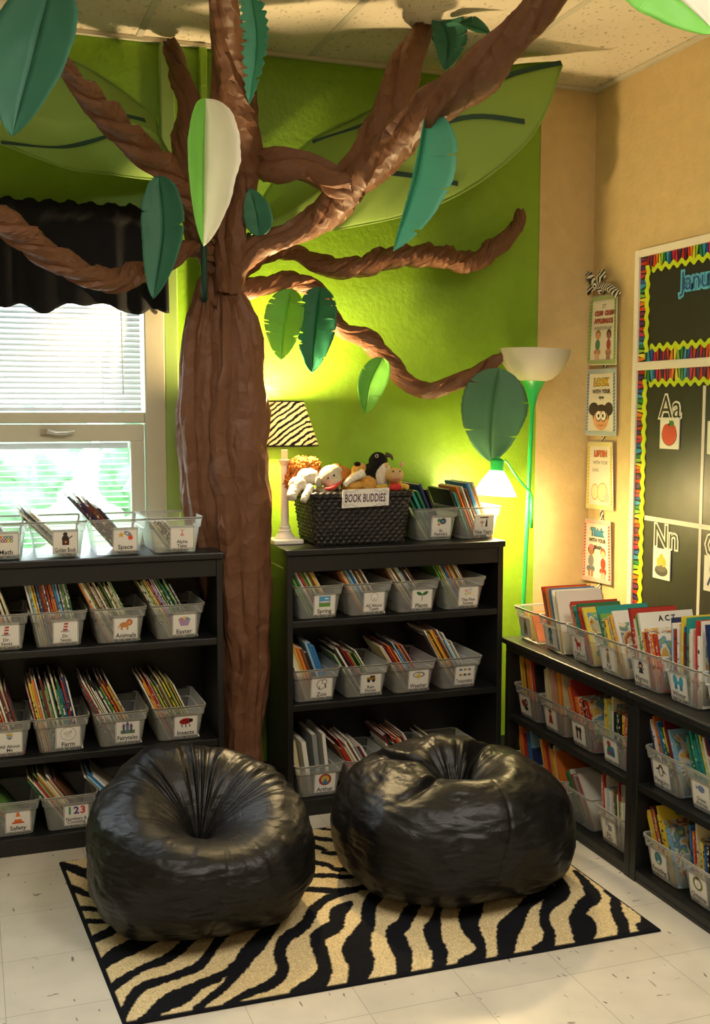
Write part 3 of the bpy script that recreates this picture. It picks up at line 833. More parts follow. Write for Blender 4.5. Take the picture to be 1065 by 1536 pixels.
# left bookcase, top
zt = LT + .0005
for i, (ti, pc, ds, bk, ln_, kw) in enumerate((
    ('Math', 'numbers', 'with the coloured numbers card', 'xsbl', 32, {}),
    ('Golden Book', 'reader', 'with the small brown figure card', 'vwsswc', 44, dict(hmin=.19, hmax=.23, fill=.85)),
    ('Space', 'space', 'with the rocket and star card', 'nmxnmdmdmb', 40, dict(hmin=.205, hmax=.26)),
    ('Alpha|Tales', 'girl', 'with the small pink figure card beside the trunk', 'ccdcc', 36, dict(sizes=[(.13, .13)], fill=.75)))):
    book_bin(xs[i] + (.012, .004, .004, 0)[i], LF - .002, zt, 0, ti, pc, ds, bk, ln_, 'L', **kw)
z1, z2, z3 = LS
row = ((('Dr.|Seuss', 'stripes', 'with striped picture card at photo edge', 'lyebycowc', 18, {}),
        ('Dr.|Seuss', 'stripes', 'with striped picture card beside lion card', 'wlyebmowrooblsgwG', 12, dict(hmin=.215, hmax=.26)),
        ('Animals', 'lion', 'with the orange lion card', 'ocwadwcdwaxgwacwg', 26, dict(hmin=.215, hmax=.245)),
        ('Easter', 'basket', 'with the egg basket card', 'cwvycohhwgxGtgws', 28, dict(hmin=.215, hmax=.245))),
       (('All About|Me', 'crown', 'with the crowned figure card', 'cbwgwcykwdrowmcm', 15, {}),
        ('Farm', 'ring', 'with the pale round farm card', 'kyyowgmcgwGctGbrnw', 12, dict(hmin=.215, hmax=.26)),
        ('Fairytales', 'towers', 'with the castle towers card', 'mtrwwcwwxwGgdomyew', 26, dict(hmin=.215, hmax=.26)),
        ('Insects', 'ladybug', 'with the red ladybug card', 'weorkgyvdcgyavyw', 25, dict(hmin=.215, hmax=.26))),
       (('', None, 'without card at lower left edge', 'cdwab', 35, {}),
        ('Safety', 'cone', 'with the orange traffic cone card', 'bagoocag', 38, dict(fill=.8)),
        ('Numbers &|Counting', '123', 'with the large printed numerals card', 'Gcwrcgocwewmd', 34, {}),
        ('', None, 'without card behind the left bean bag', 'wlbw', 42, dict(fill=.6))))
shf = [-.006, -.002, .0, .004]
for zi, rw in zip((z1, z2, z3), row):
    for i, (ti, pc, ds, bk, ln_, kw) in enumerate(rw):
        xx = xs[i] + shf[i]
        if zi == z3: xx = xs[i] + (.0, -.02, .0, .0)[i] - (.185 if i == 0 else 0)
        if zi == z3:
            xx = (-.0, .100, .292, .49)[i] + .0
            if i == 0: continue
        if xx - BW / 2 < LX0 + .023: xx = LX0 + .024 + BW / 2
        book_bin(xx, LF, zi + .0005, 0, ti or None, pc, ds, bk, ln_, 'L', **kw)
# middle bookcase
mx_ = [MX0 + .024 + BW / 2 + .1945 * i + .008 for i in range(4)]
book_bin(1.690, 3.80, MT + .0005, 0, "St.|Patrick's", 'hatcard', 'with the green clover card', 'vGtGnx', 26, 'M', hmin=.19, hmax=.23, fan=10, fill=.8)
book_bin(1.872, 3.80, MT + .0005, 0, 'New Years', 'bottle', 'with the black bottle card', 'xtdodwdbloc', 22, 'M', hmin=.19, hmax=.23)
mrow = ((('Spring', 'meadow', 'with the blue sky and meadow card', 'ggGwrgvdec', 28, {}),
         ('All About|Teeth', 'tooth', 'with the outlined tooth card', 'docslbwdcdw', 30, {}),
         ('Plants', 'sprout', 'with the green sprout card', 'dcwdcldxwd', 33, {}),
         ('The Five|Senses', 'faces', 'with the pastel faces card', 'ggaylbodwedcwd', 29, {})),
        (('Zoo', 'elephant', 'with the outlined elephant card', 'mwceodxlbb', 20, {}),
         ('Rain|Forest', 'truck', 'with the brown truck card', 'vxwxmrgxgw', 31, {}),
         ('Weather', 'bolt', 'with the lightning cloud card', 'cwmrorwlbodk', 32, {}),
         ('Transportation', 'six', 'with six tiny vehicles on its card', 'xwedyodwlwsw', 29, dict(hmax=.26))),
        (('Arthur', 'badge', 'with the round red badge card', 'cwsw', 7, dict(fan=3, hmin=.205)),
         ('', None, 'right of the round red badge bin', 'drrcwdwsmw', 30, {}),
         ('', None, 'behind the middle of right bean bag', 'wmxtrrowdkw', 30, {}),
         ('', None, 'partly filled, at lowest shelf right end', 'wcwc', 42, dict(fill=.5))))
for zi, rw in zip(MS, mrow):
    for i, (ti, pc, ds, bk, ln_, kw) in enumerate(rw):
        kw = dict(kw); kw.setdefault('hmin', .19); kw.setdefault('hmax', .23)
        book_bin(mx_[i] - (.012 if zi == MS[1] else 0), MF, zi + .0005, 0, ti or None, pc, ds, bk, ln_, 'M', **kw)
# right: low bookcases; bins face the rug
RZ = -pi / 2
def rb(y, z, *a, **k): return book_bin(RX + k.pop('dx', .014), y, z + .0005, RZ, *a, 'R', **k)
tops = (('', 'figure_green', 'with the green figure card', 'kyvo', 30, dict(sizes=[(.105, .20)], hmin=.19)),
        ('', 'figure_blue', 'with the blue figure card', 'rdolbnwyw', 20, dict(sizes=[(.23, .19), (.21, .19)])),
        ('Clifford', 'red_dog', 'with the red dog card', 'krotGrvy', 27, dict(hmin=.19, hmax=.215)),
        ('Fall', 'scarecrow', 'with the hatted brown figure card', 'tgvrycpew', 27, dict(hmin=.19, hmax=.23)),
        ('Pilgrims', 'pilgrim', 'with the black hooded figure card', 'mrwgcwerwor', 18, dict(titles={5: ('A C T', '1c1814', None, .24, .018)}, hmin=.205, hmax=.245)),
        ('Winter', 'mittens', 'with the two blue mittens card', 'nwlrrwxybmtcwekrww', 3, dict(hmin=.215, hmax=.26)),
        ('Halloween', 'candy', 'with the candy corn card', 'ntpbnreynyw', 12, dict(hmin=.23, hmax=.26)))
ty = [3.645, 3.452, 3.257, 3.070, 2.880, 2.686, 2.492]
for yy, (ti, pc, ds, bk, ln_, kw) in zip(ty, tops):
    rb(yy, RT, ti or None, pc, ds, bk, ln_, dx=.020, **kw)
mid = (('', 'redblack', 'with the red and black card', 'wyerxeowrrx', 14, dict(hmin=.205, hmax=.23)),
       ('', 'redcoat', 'with the red coated figure card', 'cwcovkogeoc', 10, dict(hmin=.205, hmax=.23)),
       ('', 'pair', 'with the pair of dark figures card', 'obrowroxr', 24, dict(titles={2: ('I See New|Wheels', 'e8e0d0', None, .235, .020)}, hmin=.19, hmax=.215)),
       ('', 'readers', 'with the children reading card', 'cykvcwxoGxyoryl', 4, dict(titles={4: ('The Big Bears|PRIZE PUMPKIN', '2f6f88', 'd8c888', .232, .020)}, hmin=.19, hmax=.215)))
for i, (ti, pc, ds, bk, ln_, kw) in enumerate(mid):
    rb((3.626, 3.431, 3.236, 3.034)[i], .318, None, pc, ds, bk, ln_, **kw)
low = (('', None, 'lowest in the room corner', 'yorbln', 14, dict(titles={4: ('Shape Game', '16140f', None, .225, .026)}, hmin=.205, hmax=.23)),
       ('', None, 'second from corner, lowest shelf', 'yorcxewo', 20, dict(hmin=.205, hmax=.23)),
       ('', None, 'just right of the bean bag', 'Ggwrcsrw', 38, dict(hmin=.19, hmax=.205)),
       ('Eric|Carle', 'grayblock', 'with the grey squares card', 'krwlcwrGwrgwc', 7, dict(titles={1: ('Be Kind', '8a8478', 'cfcab8', .235, .016), 9: ('The Grouchy|Bug', 'b03028', 'd8d2bc', .22, .018)}, hmin=.215, hmax=.23)))
for i, (ti, pc, ds, bk, ln_, kw) in enumerate(low):
    rb((3.626, 3.431, 3.236, 3.034)[i], .040, ti or None, pc, ds, bk, ln_, **kw)
r2 = (('Penguins', 'penguin', 'with the penguin card', 'wnwrolbGyGml', 24, dict(hmin=.205, hmax=.23)),
      ('Ocean|Animals', 'fish', 'with the grey blue fish card', 'tGttstyvwmn', 22, dict(hmin=.205, hmax=.23)),
      ('', 'gift', 'at right edge, below candy corn', 'pcbwyld', 15, {}))
r3 = (('Recycling', 'earth', 'with the blue and green earth card', 'gyrpoxyyygl', 24, dict(titles={7: ('OUR', '3f8a48', None, .235, .030)}, hmin=.205, hmax=.23)),
      ('Christmas', 'wreath', 'with the green wreath card', 'Gblorcvyebmxrwgrw', 8, dict(titles={5: ('MERCY', '1c1814', None, .24, .020)}, hmin=.19, hmax=.23)),
      ('', 'gift', 'lowest at the right photo edge', 'rwgcr', 15, {}))
for i in range(3):
    yy = (2.752, 2.557, 2.362)[i]
    a = r2[i]; rb(yy, .325, a[0] or None, a[1], a[2], a[3], a[4], **a[5])
    a = r3[i]; rb(yy, .040, a[0] or None, a[1], a[2], a[3], a[4], **a[5])

# the books: the 300 nearest one by one, the few left over as one object
BOOKS.sort(key=lambda q: (q[0].translation - CAM).length + (.6 if q[0].translation.z < .2 and q[0].translation.y > 3.6 else 0))
rest = MB(); used = set()
for k, (M, tk, hh, dd, cde, lab, grp, ttl) in enumerate(BOOKS):
    if k < 300:
        cm, pm = book_meshes(tk, hh, dd)
        o = bpy.data.objects.new('picture_book', cm); COL.objects.link(o)
        o.matrix_world = M
        o.color = (*hexc(BCOL[cde][1]), 1)
        tag(o, lab, 'book', grp)
        p = bpy.data.objects.new('pages', pm); COL.objects.link(p); p.parent = o
        if ttl:
            s_, tc_, bc_ = ttl[0], ttl[1], ttl[2]
            fr = (Vector((tk, dd / 2, hh)), Y_.copy(), Z_.copy(), X_.copy())
            if bc_:
                cvm = MB(); cvm.prism([(-dd * .46, -hh * .42), (dd * .46, -hh * .42), (dd * .46, -hh * .03), (-dd * .46, -hh * .03)], fr, .0, .0004)
                obj('cover_panel', cvm, ink(bc_), o, local=True)
            tb = MB(); ls = s_.split('|')
            for q, s1 in enumerate(ls): put_text(tb, s1, fr, 0, -.022 - q * .026, ttl[4], dd * .86, .0008, bold=.03)
            obj('title_lettering', tb, ink(tc_), o, local=True)
    else:
        c = .001
        mi = list(BCOL).index(cde)
        for q0, q1, m_ in (((0, 0, 0), (c, dd, hh), mi), ((tk - c, 0, 0), (tk, dd, hh), mi), ((c, 0, 0), (tk - c, c, hh), mi), ((c, c, .0015), (tk - c, dd - .002, hh - .0015), len(BCOL))):
            rest.box(q0, q1, m_, M)
if rest.v:
    o = obj('picture_books', rest, [ink(v[1]) for v in BCOL.values()] + [M_PAGE])
    tag(o, 'mixed picture books filling the more distant clear bins', 'books', kind='stuff')
print('BOOKS', len(BOOKS))

# ------------------------------------------------------------------ zebra rug
RQ = [Vector((.243, 3.612, 0)), Vector((1.832, 3.600, 0)), Vector((.315, 2.565, 0)), Vector((1.848, 2.543, 0))]   # far-left, far-right, near-left, near-right
def rugpt(a, c):
    return RQ[2].lerp(RQ[3], a).lerp(RQ[0].lerp(RQ[1], a), c)
ZA = lambda x, y: (70 + x * .23474, 1220 + y * .23474)
ZB = lambda x, y: (300 + x * .24413, 1220 + y * .24413)
ZC_ = lambda x, y: (520 + x * .24413, 1280 + y * .24413)
ZD = lambda x, y: (740 + x * .30516, 1240 + y * .30516)
STR = [
 (ZA, [(70, 322, 40), (160, 350, 52), (250, 385, 64), (420, 440, 60), (620, 440, 44), (900, 400, 30)]),
 (ZA, [(120, 455, 36), (200, 495, 44), (275, 525, 34), (450, 560, 40), (700, 560, 40), (1100, 500, 30)]),
 (ZA, [(180, 610, 34), (300, 615, 32), (480, 650, 34), (760, 660, 40), (1150, 600, 34)]),
 (ZA, [(215, 694, 36), (300, 692, 32), (380, 698, 28), (560, 720, 20)]),
 (ZA, [(270, 822, 50), (350, 785, 58), (480, 722, 60), (640, 660, 50), (900, 640, 40)]),
 (ZA, [(345, 985, 60), (450, 905, 95), (560, 850, 100), (680, 780, 110), (800, 700, 80), (980, 640, 60)]),
 (ZA, [(395, 1145, 50), (470, 1080, 60), (600, 1000, 44), (740, 945, 60), (840, 880, 64), (900, 820, 70), (1000, 730, 50)]),
 (ZA, [(480, 1320, 50), (540, 1190, 66), (620, 1110, 60), (800, 1050, 48), (960, 985, 62), (1040, 900, 60), (1110, 800, 60), (1200, 700, 50)]),
 (ZA, [(620, 1320, 50), (740, 1240, 90), (840, 1180, 120), (960, 1110, 64), (1080, 1065, 50)]),
 (ZB, [(0, 1050, 50), (90, 1010, 44), (180, 975, 50), (230, 945, 80)]),
 (ZB, [(-10, 1195, 44), (80, 1125, 50), (170, 1050, 54), (230, 960, 96), (280, 890, 96), (330, 830, 110), (400, 740, 90), (470, 660, 60)]),
 (ZB, [(170, 1175, 34), (300, 1110, 50), (440, 1050, 66), (510, 970, 78), (490, 870, 78), (520, 780, 74), (640, 690, 70), (700, 590, 66), (760, 540, 40)]),
 (ZB, [(620, 1100, 90), (720, 1040, 110), (765, 960, 92), (745, 860, 92), (725, 770, 96), (830, 690, 96), (850, 610, 100), (910, 560, 44), (930, 545, 14)]),
 (ZB, [(680, 602, 40), (740, 550, 46), (830, 505, 40), (960, 470, 34), (1100, 420, 30), (1300, 380, 30)]),
 (ZB, [(600, 470, 30), (690, 470, 36), (830, 478, 36), (960, 465, 32), (1150, 440, 30)]),
 (ZB, [(560, 380, 26), (700, 384, 28), (820, 385, 30), (920, 392, 26), (1300, 330, 26)]),
 (ZB, [(560, 270, 24), (700, 303, 30), (790, 322, 28), (890, 348, 26), (1400, 300, 26)]),
 (ZB, [(600, 190, 24), (700, 205, 28), (760, 225, 28), (840, 250, 26), (1500, 250, 24)]),
 (ZB, [(620, 150, 24), (700, 152, 26), (820, 165, 26), (1500, 190, 22)]),
 (ZB, [(700, 94, 8), (760, 96, 16), (820, 103, 14), (1500, 140, 16)]),
 (ZC_, [(60, 790, 110), (90, 690, 160), (60, 590, 180), (90, 500, 120), (130, 430, 90), (135, 350, 90), (160, 290, 90), (260, 180, 70)]),
 (ZC_, [(350, 750, 90), (350, 640, 110), (320, 560, 124), (300, 490, 116), (350, 430, 90), (385, 370, 90), (430, 300, 70), (520, 180, 60)]),
 (ZC_, [(560, 710, 84), (575, 620, 96), (540, 540, 96), (525, 470, 110), (550, 400, 60), (560, 350, 50), (620, 200, 60)]),
 (ZC_, [(720, 670, 50), (800, 640, 84), (825, 580, 66), (780, 500, 96), (750, 430, 120), (760, 370, 140), (800, 280, 100), (860, 150, 80)]),
 (ZD, [(60, 640, 80), (65, 560, 100), (80, 500, 120), (110, 450, 92), (140, 410, 64), (180, 370, 60), (260, 310, 90)]),
 (ZD, [(240, 610, 94), (270, 570, 70), (275, 520, 58), (250, 460, 50), (265, 400, 60), (320, 340, 90), (340, 300, 70), (310, 250, 40)]),
 (ZD, [(435, 580, 70), (445, 530, 116), (440, 480, 128), (420, 430, 74), (445, 390, 70), (490, 345, 80), (470, 300, 50), (430, 250, 30), (400, 220, 20)]),
 (ZD, [(640, 530, 58), (635, 480, 60), (610, 430, 60), (600, 380, 56), (600, 345, 44), (560, 320, 20)]),
 (ZD, [(840, 500, 30), (790, 500, 60), (755, 490, 60), (740, 450, 26), (725, 425, 8)]),
]
ROWS = []
def unfloor(u, v):
    r = RM @ Vector((u - W / 2, -(v - H / 2), -FPX))
    p = CAM + r * ((.008 - CAM.z) / r.z)
    return p
for zf, pl_ in STR:
    sp6 = spline(pl_, 6); pts = []
    for i, (x, y, w) in enumerate(sp6):
        p = unfloor(*zf(x, y))
        x0, y0, _ = sp6[max(i - 1, 0)]; x1, y1, _ = sp6[min(i + 1, len(sp6) - 1)]
        d = Vector((x1 - x0, y1 - y0)).normalized(); nx, ny = -d.y * w / 2, d.x * w / 2
        q0 = unfloor(*zf(x + nx, y + ny)); q1 = unfloor(*zf(x - nx, y - ny))
        g0 = unfloor(*zf(x0, y0)); g1 = unfloor(*zf(x1, y1))
        g = (g1 - g0).normalized(); e = q1 - q0
        pts.append((p.x, p.y, .5 * (e - g * e.dot(g)).length))
    segs = [(a[0], a[1], b_[0], b_[1], a[2], b_[2]) for a, b_ in zip(pts, pts[1:])]
    xs0 = min(p[0] for p in pts) - .12; xs1 = max(p[0] for p in pts) + .12
    ys0 = min(p[1] for p in pts) - .12; ys1 = max(p[1] for p in pts) + .12
    ROWS.append((xs0, xs1, ys0, ys1, segs))
def stripe(x, y):
    """> 0 inside a black stripe"""
    n = noise.noise(Vector((x * 60, y * 60, 0))) * .004 + noise.noise(Vector((x * 170, y * 170, 3))) * .0026
    best = -1
    for x0, x1, y0, y1, segs in ROWS:
        if x < x0 or x > x1 or y < y0 or y > y1: continue
        for ax, ay, bx, by, wa, wb in segs:
            dx, dy = bx - ax, by - ay
            l2 = dx * dx + dy * dy or 1e-9
            t = ((x - ax) * dx + (y - ay) * dy) / l2
            t = 0 if t < 0 else 1 if t > 1 else t
            d = sqrt((x - ax - t * dx) ** 2 + (y - ay - t * dy) ** 2)
            k = wa + (wb - wa) * t - d
            if k > best: best = k
    return best + n
NX, NY = 520, 350
rmb = MB(); vals = []
def ruf(a, c):
    p = rugpt(a, c)
    s = stripe(p.x, p.y)
    edge = min(a * 1.55, (1 - a) * 1.55, c * 1.05, (1 - c) * 1.05)
    if edge < .011: s = 1
    vals.append(max(0.0, min(1.0, .5 + s / .0035)))
    h = .0095 + .0016 * noise.noise(Vector((p.x * 130, p.y * 130, 1))) + .0012 * noise.noise(Vector((p.x * 34, p.y * 34, 5)))
    if edge < .011: h = .0065
    if edge <= 0.0005: h = .0005
    return Vector((p.x, p.y, h))
rmb.grid(ruf, NX, NY)
mr_ = bpy.data.materials.new('zebra_rug_pile'); mr_.use_nodes = True
b = mr_.node_tree.nodes['Principled BSDF']; b.inputs['Roughness'].default_value = .95; b.inputs['Specular IOR Level'].default_value = .15
at = nd(mr_, 'ShaderNodeAttribute'); at.attribute_name = 'stripe'
tc = nd(mr_, 'ShaderNodeTexCoord'); nz = nd(mr_, 'ShaderNodeTexNoise'); nz.inputs['Scale'].default_value = 260; nz.inputs['Detail'].default_value = 2
ln(mr_, tc.outputs['Object'], nz.inputs['Vector'])
c1 = nd(mr_, 'ShaderNodeValToRGB'); c1.color_ramp.elements[0].color = (.50, .37, .17, 1); c1.color_ramp.elements[1].color = (.86, .72, .42, 1)
c1.color_ramp.elements[0].position = .3; c1.color_ramp.elements[1].position = .65
ln(mr_, nz.outputs['Fac'], c1.inputs['Fac'])
c2 = nd(mr_, 'ShaderNodeValToRGB'); c2.color_ramp.elements[0].color = (.003, .0035, .005, 1); c2.color_ramp.elements[1].color = (.011, .012, .016, 1)
ln(mr_, nz.outputs['Fac'], c2.inputs['Fac'])
mxr = nd(mr_, 'ShaderNodeMix', data_type='RGBA'); ln(mr_, at.outputs['Fac'], mxr.inputs[0]); ln(mr_, c1.outputs['Color'], mxr.inputs[6]); ln(mr_, c2.outputs['Color'], mxr.inputs[7])
ln(mr_, mxr.outputs[2], b.inputs['Base Color'])
bpn = nd(mr_, 'ShaderNodeBump'); bpn.inputs['Strength'].default_value = .7; bpn.inputs['Distance'].default_value = .004
ln(mr_, nz.outputs['Fac'], bpn.inputs['Height']); ln(mr_, bpn.outputs['Normal'], b.inputs['Normal'])
rug = obj('zebra_rug', rmb, mr_, smooth=True, base=(1.05, 3.08, 0))
at_ = rug.data.attributes.new('stripe', 'FLOAT', 'POINT'); at_.data.foreach_set('value', vals)
tag(rug, 'cream and black zebra striped area rug under both bean bags', 'rug')

# ------------------------------------------------------------------ bean bags
M_LEATHER = mat('black_vinyl_leather', (0.005, 0.005, 0.0052), rough=.40, spec=.36)
b = M_LEATHER.node_tree.nodes['Principled BSDF']
tc = nd(M_LEATHER, 'ShaderNodeTexCoord')
def lnoise(sc, stretch, det, dist):
    mpp = nd(M_LEATHER, 'ShaderNodeMapping'); mpp.inputs['Scale'].default_value = stretch
    ln(M_LEATHER, tc.outputs['Object'], mpp.inputs['Vector'])
    n = nd(M_LEATHER, 'ShaderNodeTexNoise'); n.inputs['Scale'].default_value = sc; n.inputs['Detail'].default_value = det; n.inputs['Distortion'].default_value = dist
    ln(M_LEATHER, mpp.outputs['Vector'], n.inputs['Vector']); return n.outputs['Fac']
a1 = lnoise(9, (1, 1, 2.6), 5, 1.2); a2 = lnoise(150, (1, 1, 1), 2, 0)
bA = nd(M_LEATHER, 'ShaderNodeBump'); bA.inputs['Strength'].default_value = .22; bA.inputs['Distance'].default_value = .02; ln(M_LEATHER, a1, bA.inputs['Height'])
bB = nd(M_LEATHER, 'ShaderNodeBump'); bB.inputs['Strength'].default_value = .25; bB.inputs['Distance'].default_value = .002; ln(M_LEATHER, a2, bB.inputs['Height']); ln(M_LEATHER, bA.outputs['Normal'], bB.inputs['Normal'])
ln(M_LEATHER, bB.outputs['Normal'], b.inputs['Normal'])

def ridge(x):
    return 1 - abs(2 * (x - math.floor(x)) - 1)
def bean_bag(label, c, rx, ry, h, crat, A, sig, ztilt, folds, valleys, seed, lobes=()):
    c = Vector(c); cr_ = Vector(crat).normalized()
    e1 = cr_.cross(Vector((0, 1, 0))).normalized(); e2 = cr_.cross(e1).normalized()    # azimuth frame round the hollow
    def fn(a, t):
        th = pi * t; ph = 2 * pi * a
        d = Vector((sin(th) * cos(ph), sin(th) * sin(ph), cos(th)))
        n = 2.35
        r = ((abs(d.x) / rx) ** n + (abs(d.y) / ry) ** n) ** (1 / n)
        q = (r ** 2.5 + (abs(d.z) / (h * .56)) ** 2.5) ** (-1 / 2.5)
        p = d * q
        dot = max(-1, min(1, d.dot(cr_))); rho = math.acos(dot)
        w = d - cr_ * dot; beta = math.atan2(w.dot(e2), w.dot(e1))
        out = d.copy()
        disp = 0
        s2 = sig * (1 + .25 * cos(beta - folds[3]))
        disp -= A * exp(-(rho / s2) ** 3.2)
        # gathered folds running out of the hollow
        amp = exp(-((rho - sig * 1.05) / (sig * .62)) ** 2)
        fz = noise.noise(Vector((cos(beta) * 2, sin(beta) * 2, seed)))
        side = .04 + .96 * max(0, cos(beta - folds[2])) ** 1.0
        disp += folds[1] * amp * side * (ridge(beta / (2 * pi) * folds[0] + fz * 1.8 + rho * .7) - .5)
        disp += folds[1] * .45 * amp * side * (ridge(beta / (2 * pi) * folds[0] * 2.3 + fz * 3 + rho * 1.7) - .5)
        for (b0, dep, wid, r0, r1) in valleys:
            db = (beta - b0 + .12 * sin(rho * 6) + pi) % (2 * pi) - pi
            k = exp(-(db * max(.25, rho) / wid) ** 2) * exp(-((rho - r0) / r1) ** 2)
            disp -= dep * k
        for (lx, ly, lz, la, ls) in lobes:
            l = Vector((lx, ly, lz)).normalized()
            disp += la * exp(-(math.acos(max(-1, min(1, d.dot(l)))) / ls) ** 2)
        disp += .016 * noise.noise(d * 2.1 + Vector((seed, 0, 0))) + .008 * noise.noise(d * 5 + Vector((0, seed, 0)))
        wr = noise.noise(Vector((d.x * 4 + seed, d.y * 4, d.z * 15)))
        disp += .0022 * (1 - abs(wr) * 2) * (1 if d.z < .75 else .6)
        wr = noise.noise(Vector((d.x * 11 + seed, d.y * 11, d.z * 26 + seed)))
        disp += .0010 * (1 - abs(wr) * 2)
        # panel seams: fine grooves
        for sb in (0.5, 2.6, 4.7):
            dd = (ph - sb - .25 * d.z + pi) % (2 * pi) - pi
            disp -= .0035 * exp(-(dd * sin(th) / .012) ** 2)
        p += out * disp
        z = p.z * (1 + ztilt * p.y / ry) + h * .45
        fl = .0102
        if z < .05:
            k = (.05 - z); z = max(fl, .05 - k * .55)
            f_ = 1 - .10 * min(1, k / .2); p.x *= f_; p.y *= f_
            if k > .12: z = fl
        return Vector((c.x + p.x, c.y + p.y, z))
    o = obj('bean_bag', MB().grid(fn, 420, 230, closeu=True), M_LEATHER, smooth=True, base=(c.x, c.y, 0))
    return tag(o, label, 'bean bag', 'black bean bags on the zebra rug')
bean_bag('black leather bean bag chair with a deep gathered hollow, left one nearest the camera', (.612, 3.10, 0), .326, .335, .435,
         (.05, -.44, .80), .31, .68, .24, (22, .040, -1.57, -1.57), [], 1.7, lobes=((-.1, .9, .55, .03, .5), (.75, -.3, .75, .045, .4)))
bean_bag('black leather bean bag chair with a pinched dent, right one before the second bookcase', (1.43, 3.075, 0), .378, .35, .405,
         (.02, -.25, .85), .17, .42, .14, (15, .020, -1.57, -1.57), [(-2.35, .10, .07, .62, .45), (-.75, .10, .07, .62, .45), (.35, .05, .05, .5, .3), (-1.6, -.02, .2, .7, .4)], 8.3, lobes=((0, -.75, .6, .035, .45),))

# ------------------------------------------------------------------ paper tree
def paper(name, col, b1=1.0):
    m = mat(name, col, rough=.52, spec=.34)
    b = m.node_tree.nodes['Principled BSDF']
    tc = nd(m, 'ShaderNodeTexCoord')
    v = nd(m, 'ShaderNodeTexVoronoi'); v.feature = 'F1'; v.inputs['Scale'].default_value = 14
    n0 = nd(m, 'ShaderNodeTexNoise'); n0.inputs['Scale'].default_value = 6; n0.inputs['Detail'].default_value = 3
    mxv = nd(m, 'ShaderNodeMix', data_type='RGBA'); mxv.inputs[0].default_value = .25
    ln(m, tc.outputs['Object'], mxv.inputs[6]); ln(m, tc.outputs['Object'], n0.inputs['Vector']); ln(m, n0.outputs['Color'], mxv.inputs[7])
    ln(m, mxv.outputs[2], v.inputs['Vector'])
    bb = nd(m, 'ShaderNodeBump'); bb.inputs['Strength'].default_value = .45 * b1; bb.inputs['Distance'].default_value = .02
    ln(m, v.outputs['Distance'], bb.inputs['Height'])
    n2 = nd(m, 'ShaderNodeTexNoise'); n2.inputs['Scale'].default_value = 40; n2.inputs['Detail'].default_value = 5
    ln(m, tc.outputs['Object'], n2.inputs['Vector'])
    b2 = nd(m, 'ShaderNodeBump'); b2.inputs['Strength'].default_value = .25 * b1; b2.inputs['Distance'].default_value = .006
    ln(m, n2.outputs['Fac'], b2.inputs['Height']); ln(m, bb.outputs['Normal'], b2.inputs['Normal']); ln(m, b2.outputs['Normal'], b.inputs['Normal'])
    return m
M_KRAFT = paper('brown_kraft_paper', (.155, .068, .033))
def crumple(p, seed):
    """sharp creases: ridged noise"""
    a = 1 - 2 * abs(noise.noise(p * 9 + Vector((seed, 0, 0))))
    b = 1 - 2 * abs(noise.noise(p * 22 + Vector((0, seed, 0))))
    return a * .65 + b * .35
def limb(mb, pts, twist, strands=2, amp=.26, cr=.16, seed=0.0, n=24, step=.020, flat=1.0, th0=0.0, endtaper=True, fold=0.0):
    """twisted sheet of stiff paper: a coarse creased skin with spiral overlaps; pts = (u, v, Y, half width in photo pixels)"""
    P3 = []
    for (u, v, y, hw) in pts:
        p = P(u, v, y); P3.append((p.x, p.y, p.z, hw * pxm(p)))
    raw = spline(P3, 24)
    out = [raw[0]]
    for i in range(1, len(raw)):
        a = Vector(out[-1][:3]); q = Vector(raw[i][:3])
        while (q - a).length >= step:
            k = step / (q - a).length
            r0 = out[-1][3]; new = a.lerp(q, k); out.append((new.x, new.y, new.z, r0 + (raw[i][3] - r0) * k)); a = new
    pts_ = [Vector(q[:3]) for q in out]; rad = [q[3] for q in out]
    rnd = random.Random(int(seed * 10) + 5)
    vs = []; L_ = len(pts_); nrm = None; s = 0
    for i, p in enumerate(pts_):
        t = (pts_[min(i + 1, L_ - 1)] - pts_[max(i - 1, 0)]).normalized()
        if nrm is None: nrm = t.cross(VIEW).normalized()
        nrm = (nrm - t * nrm.dot(t)).normalized(); bt = t.cross(nrm)
        s += step
        R_ = rad[i]
        if endtaper and i > L_ - 3: R_ *= (.5 + .2 * (L_ - i))
        wob = noise.noise(p * 4 + Vector((seed, 5, 0))) * 1.6
        for k in range(n):
            adv = (twist * s / .045 + wob + th0) / strands
            a = 2 * pi * (k + rnd.uniform(-.22, .22) * (0 if k % (n // strands) == 0 else 1)) / n - adv
            ph = (a + adv) * strands + .001
            fr_ = (ph / (2 * pi)) % 1.0
            saw = (fr_ / .86) ** .8 if fr_ < .86 else (1 - fr_) / .14
            prof = 1 - amp * .75 + amp * 1.15 * saw
            w = p + nrm * cos(a) * R_ + bt * sin(a) * R_
            r = prof * (1 + cr * (noise.noise(w * 9 + Vector((seed, 0, 0))) * 1.7 + rnd.uniform(-.42, .42)))
            if fold: r *= 1 - fold * max(0, noise.noise(Vector((cos(a) * 1.7, sin(a) * 1.7, s * 1.3 + seed)))) * 2
            vs.append(p + (nrm * cos(a) + bt * sin(a) * flat) * R_ * r + t * rnd.uniform(-.28, .28) * step)
    fs = []
    for i in range(L_ - 1):
        for k in range(n):
            k2 = (k + 1) % n
            a_, b_, c_, d_ = i * n + k, i * n + k2, (i + 1) * n + k2, (i + 1) * n + k
            if i % 2 == 0: fs += [(a_, b_, d_), (b_, c_, d_)]
            else: fs += [(a_, b_, c_), (a_, c_, d_)]
    fs.append(tuple(range(n - 1, -1, -1))); fs.append(tuple((L_ - 1) * n + k for k in range(n)))
    mb.add(vs, fs)
tree = thing('paper_tree', 'tall brown crumpled paper tree with twisted branches and paper leaves between the bookcases', 'paper tree', (.95, 3.90, 0))
tb = MB()
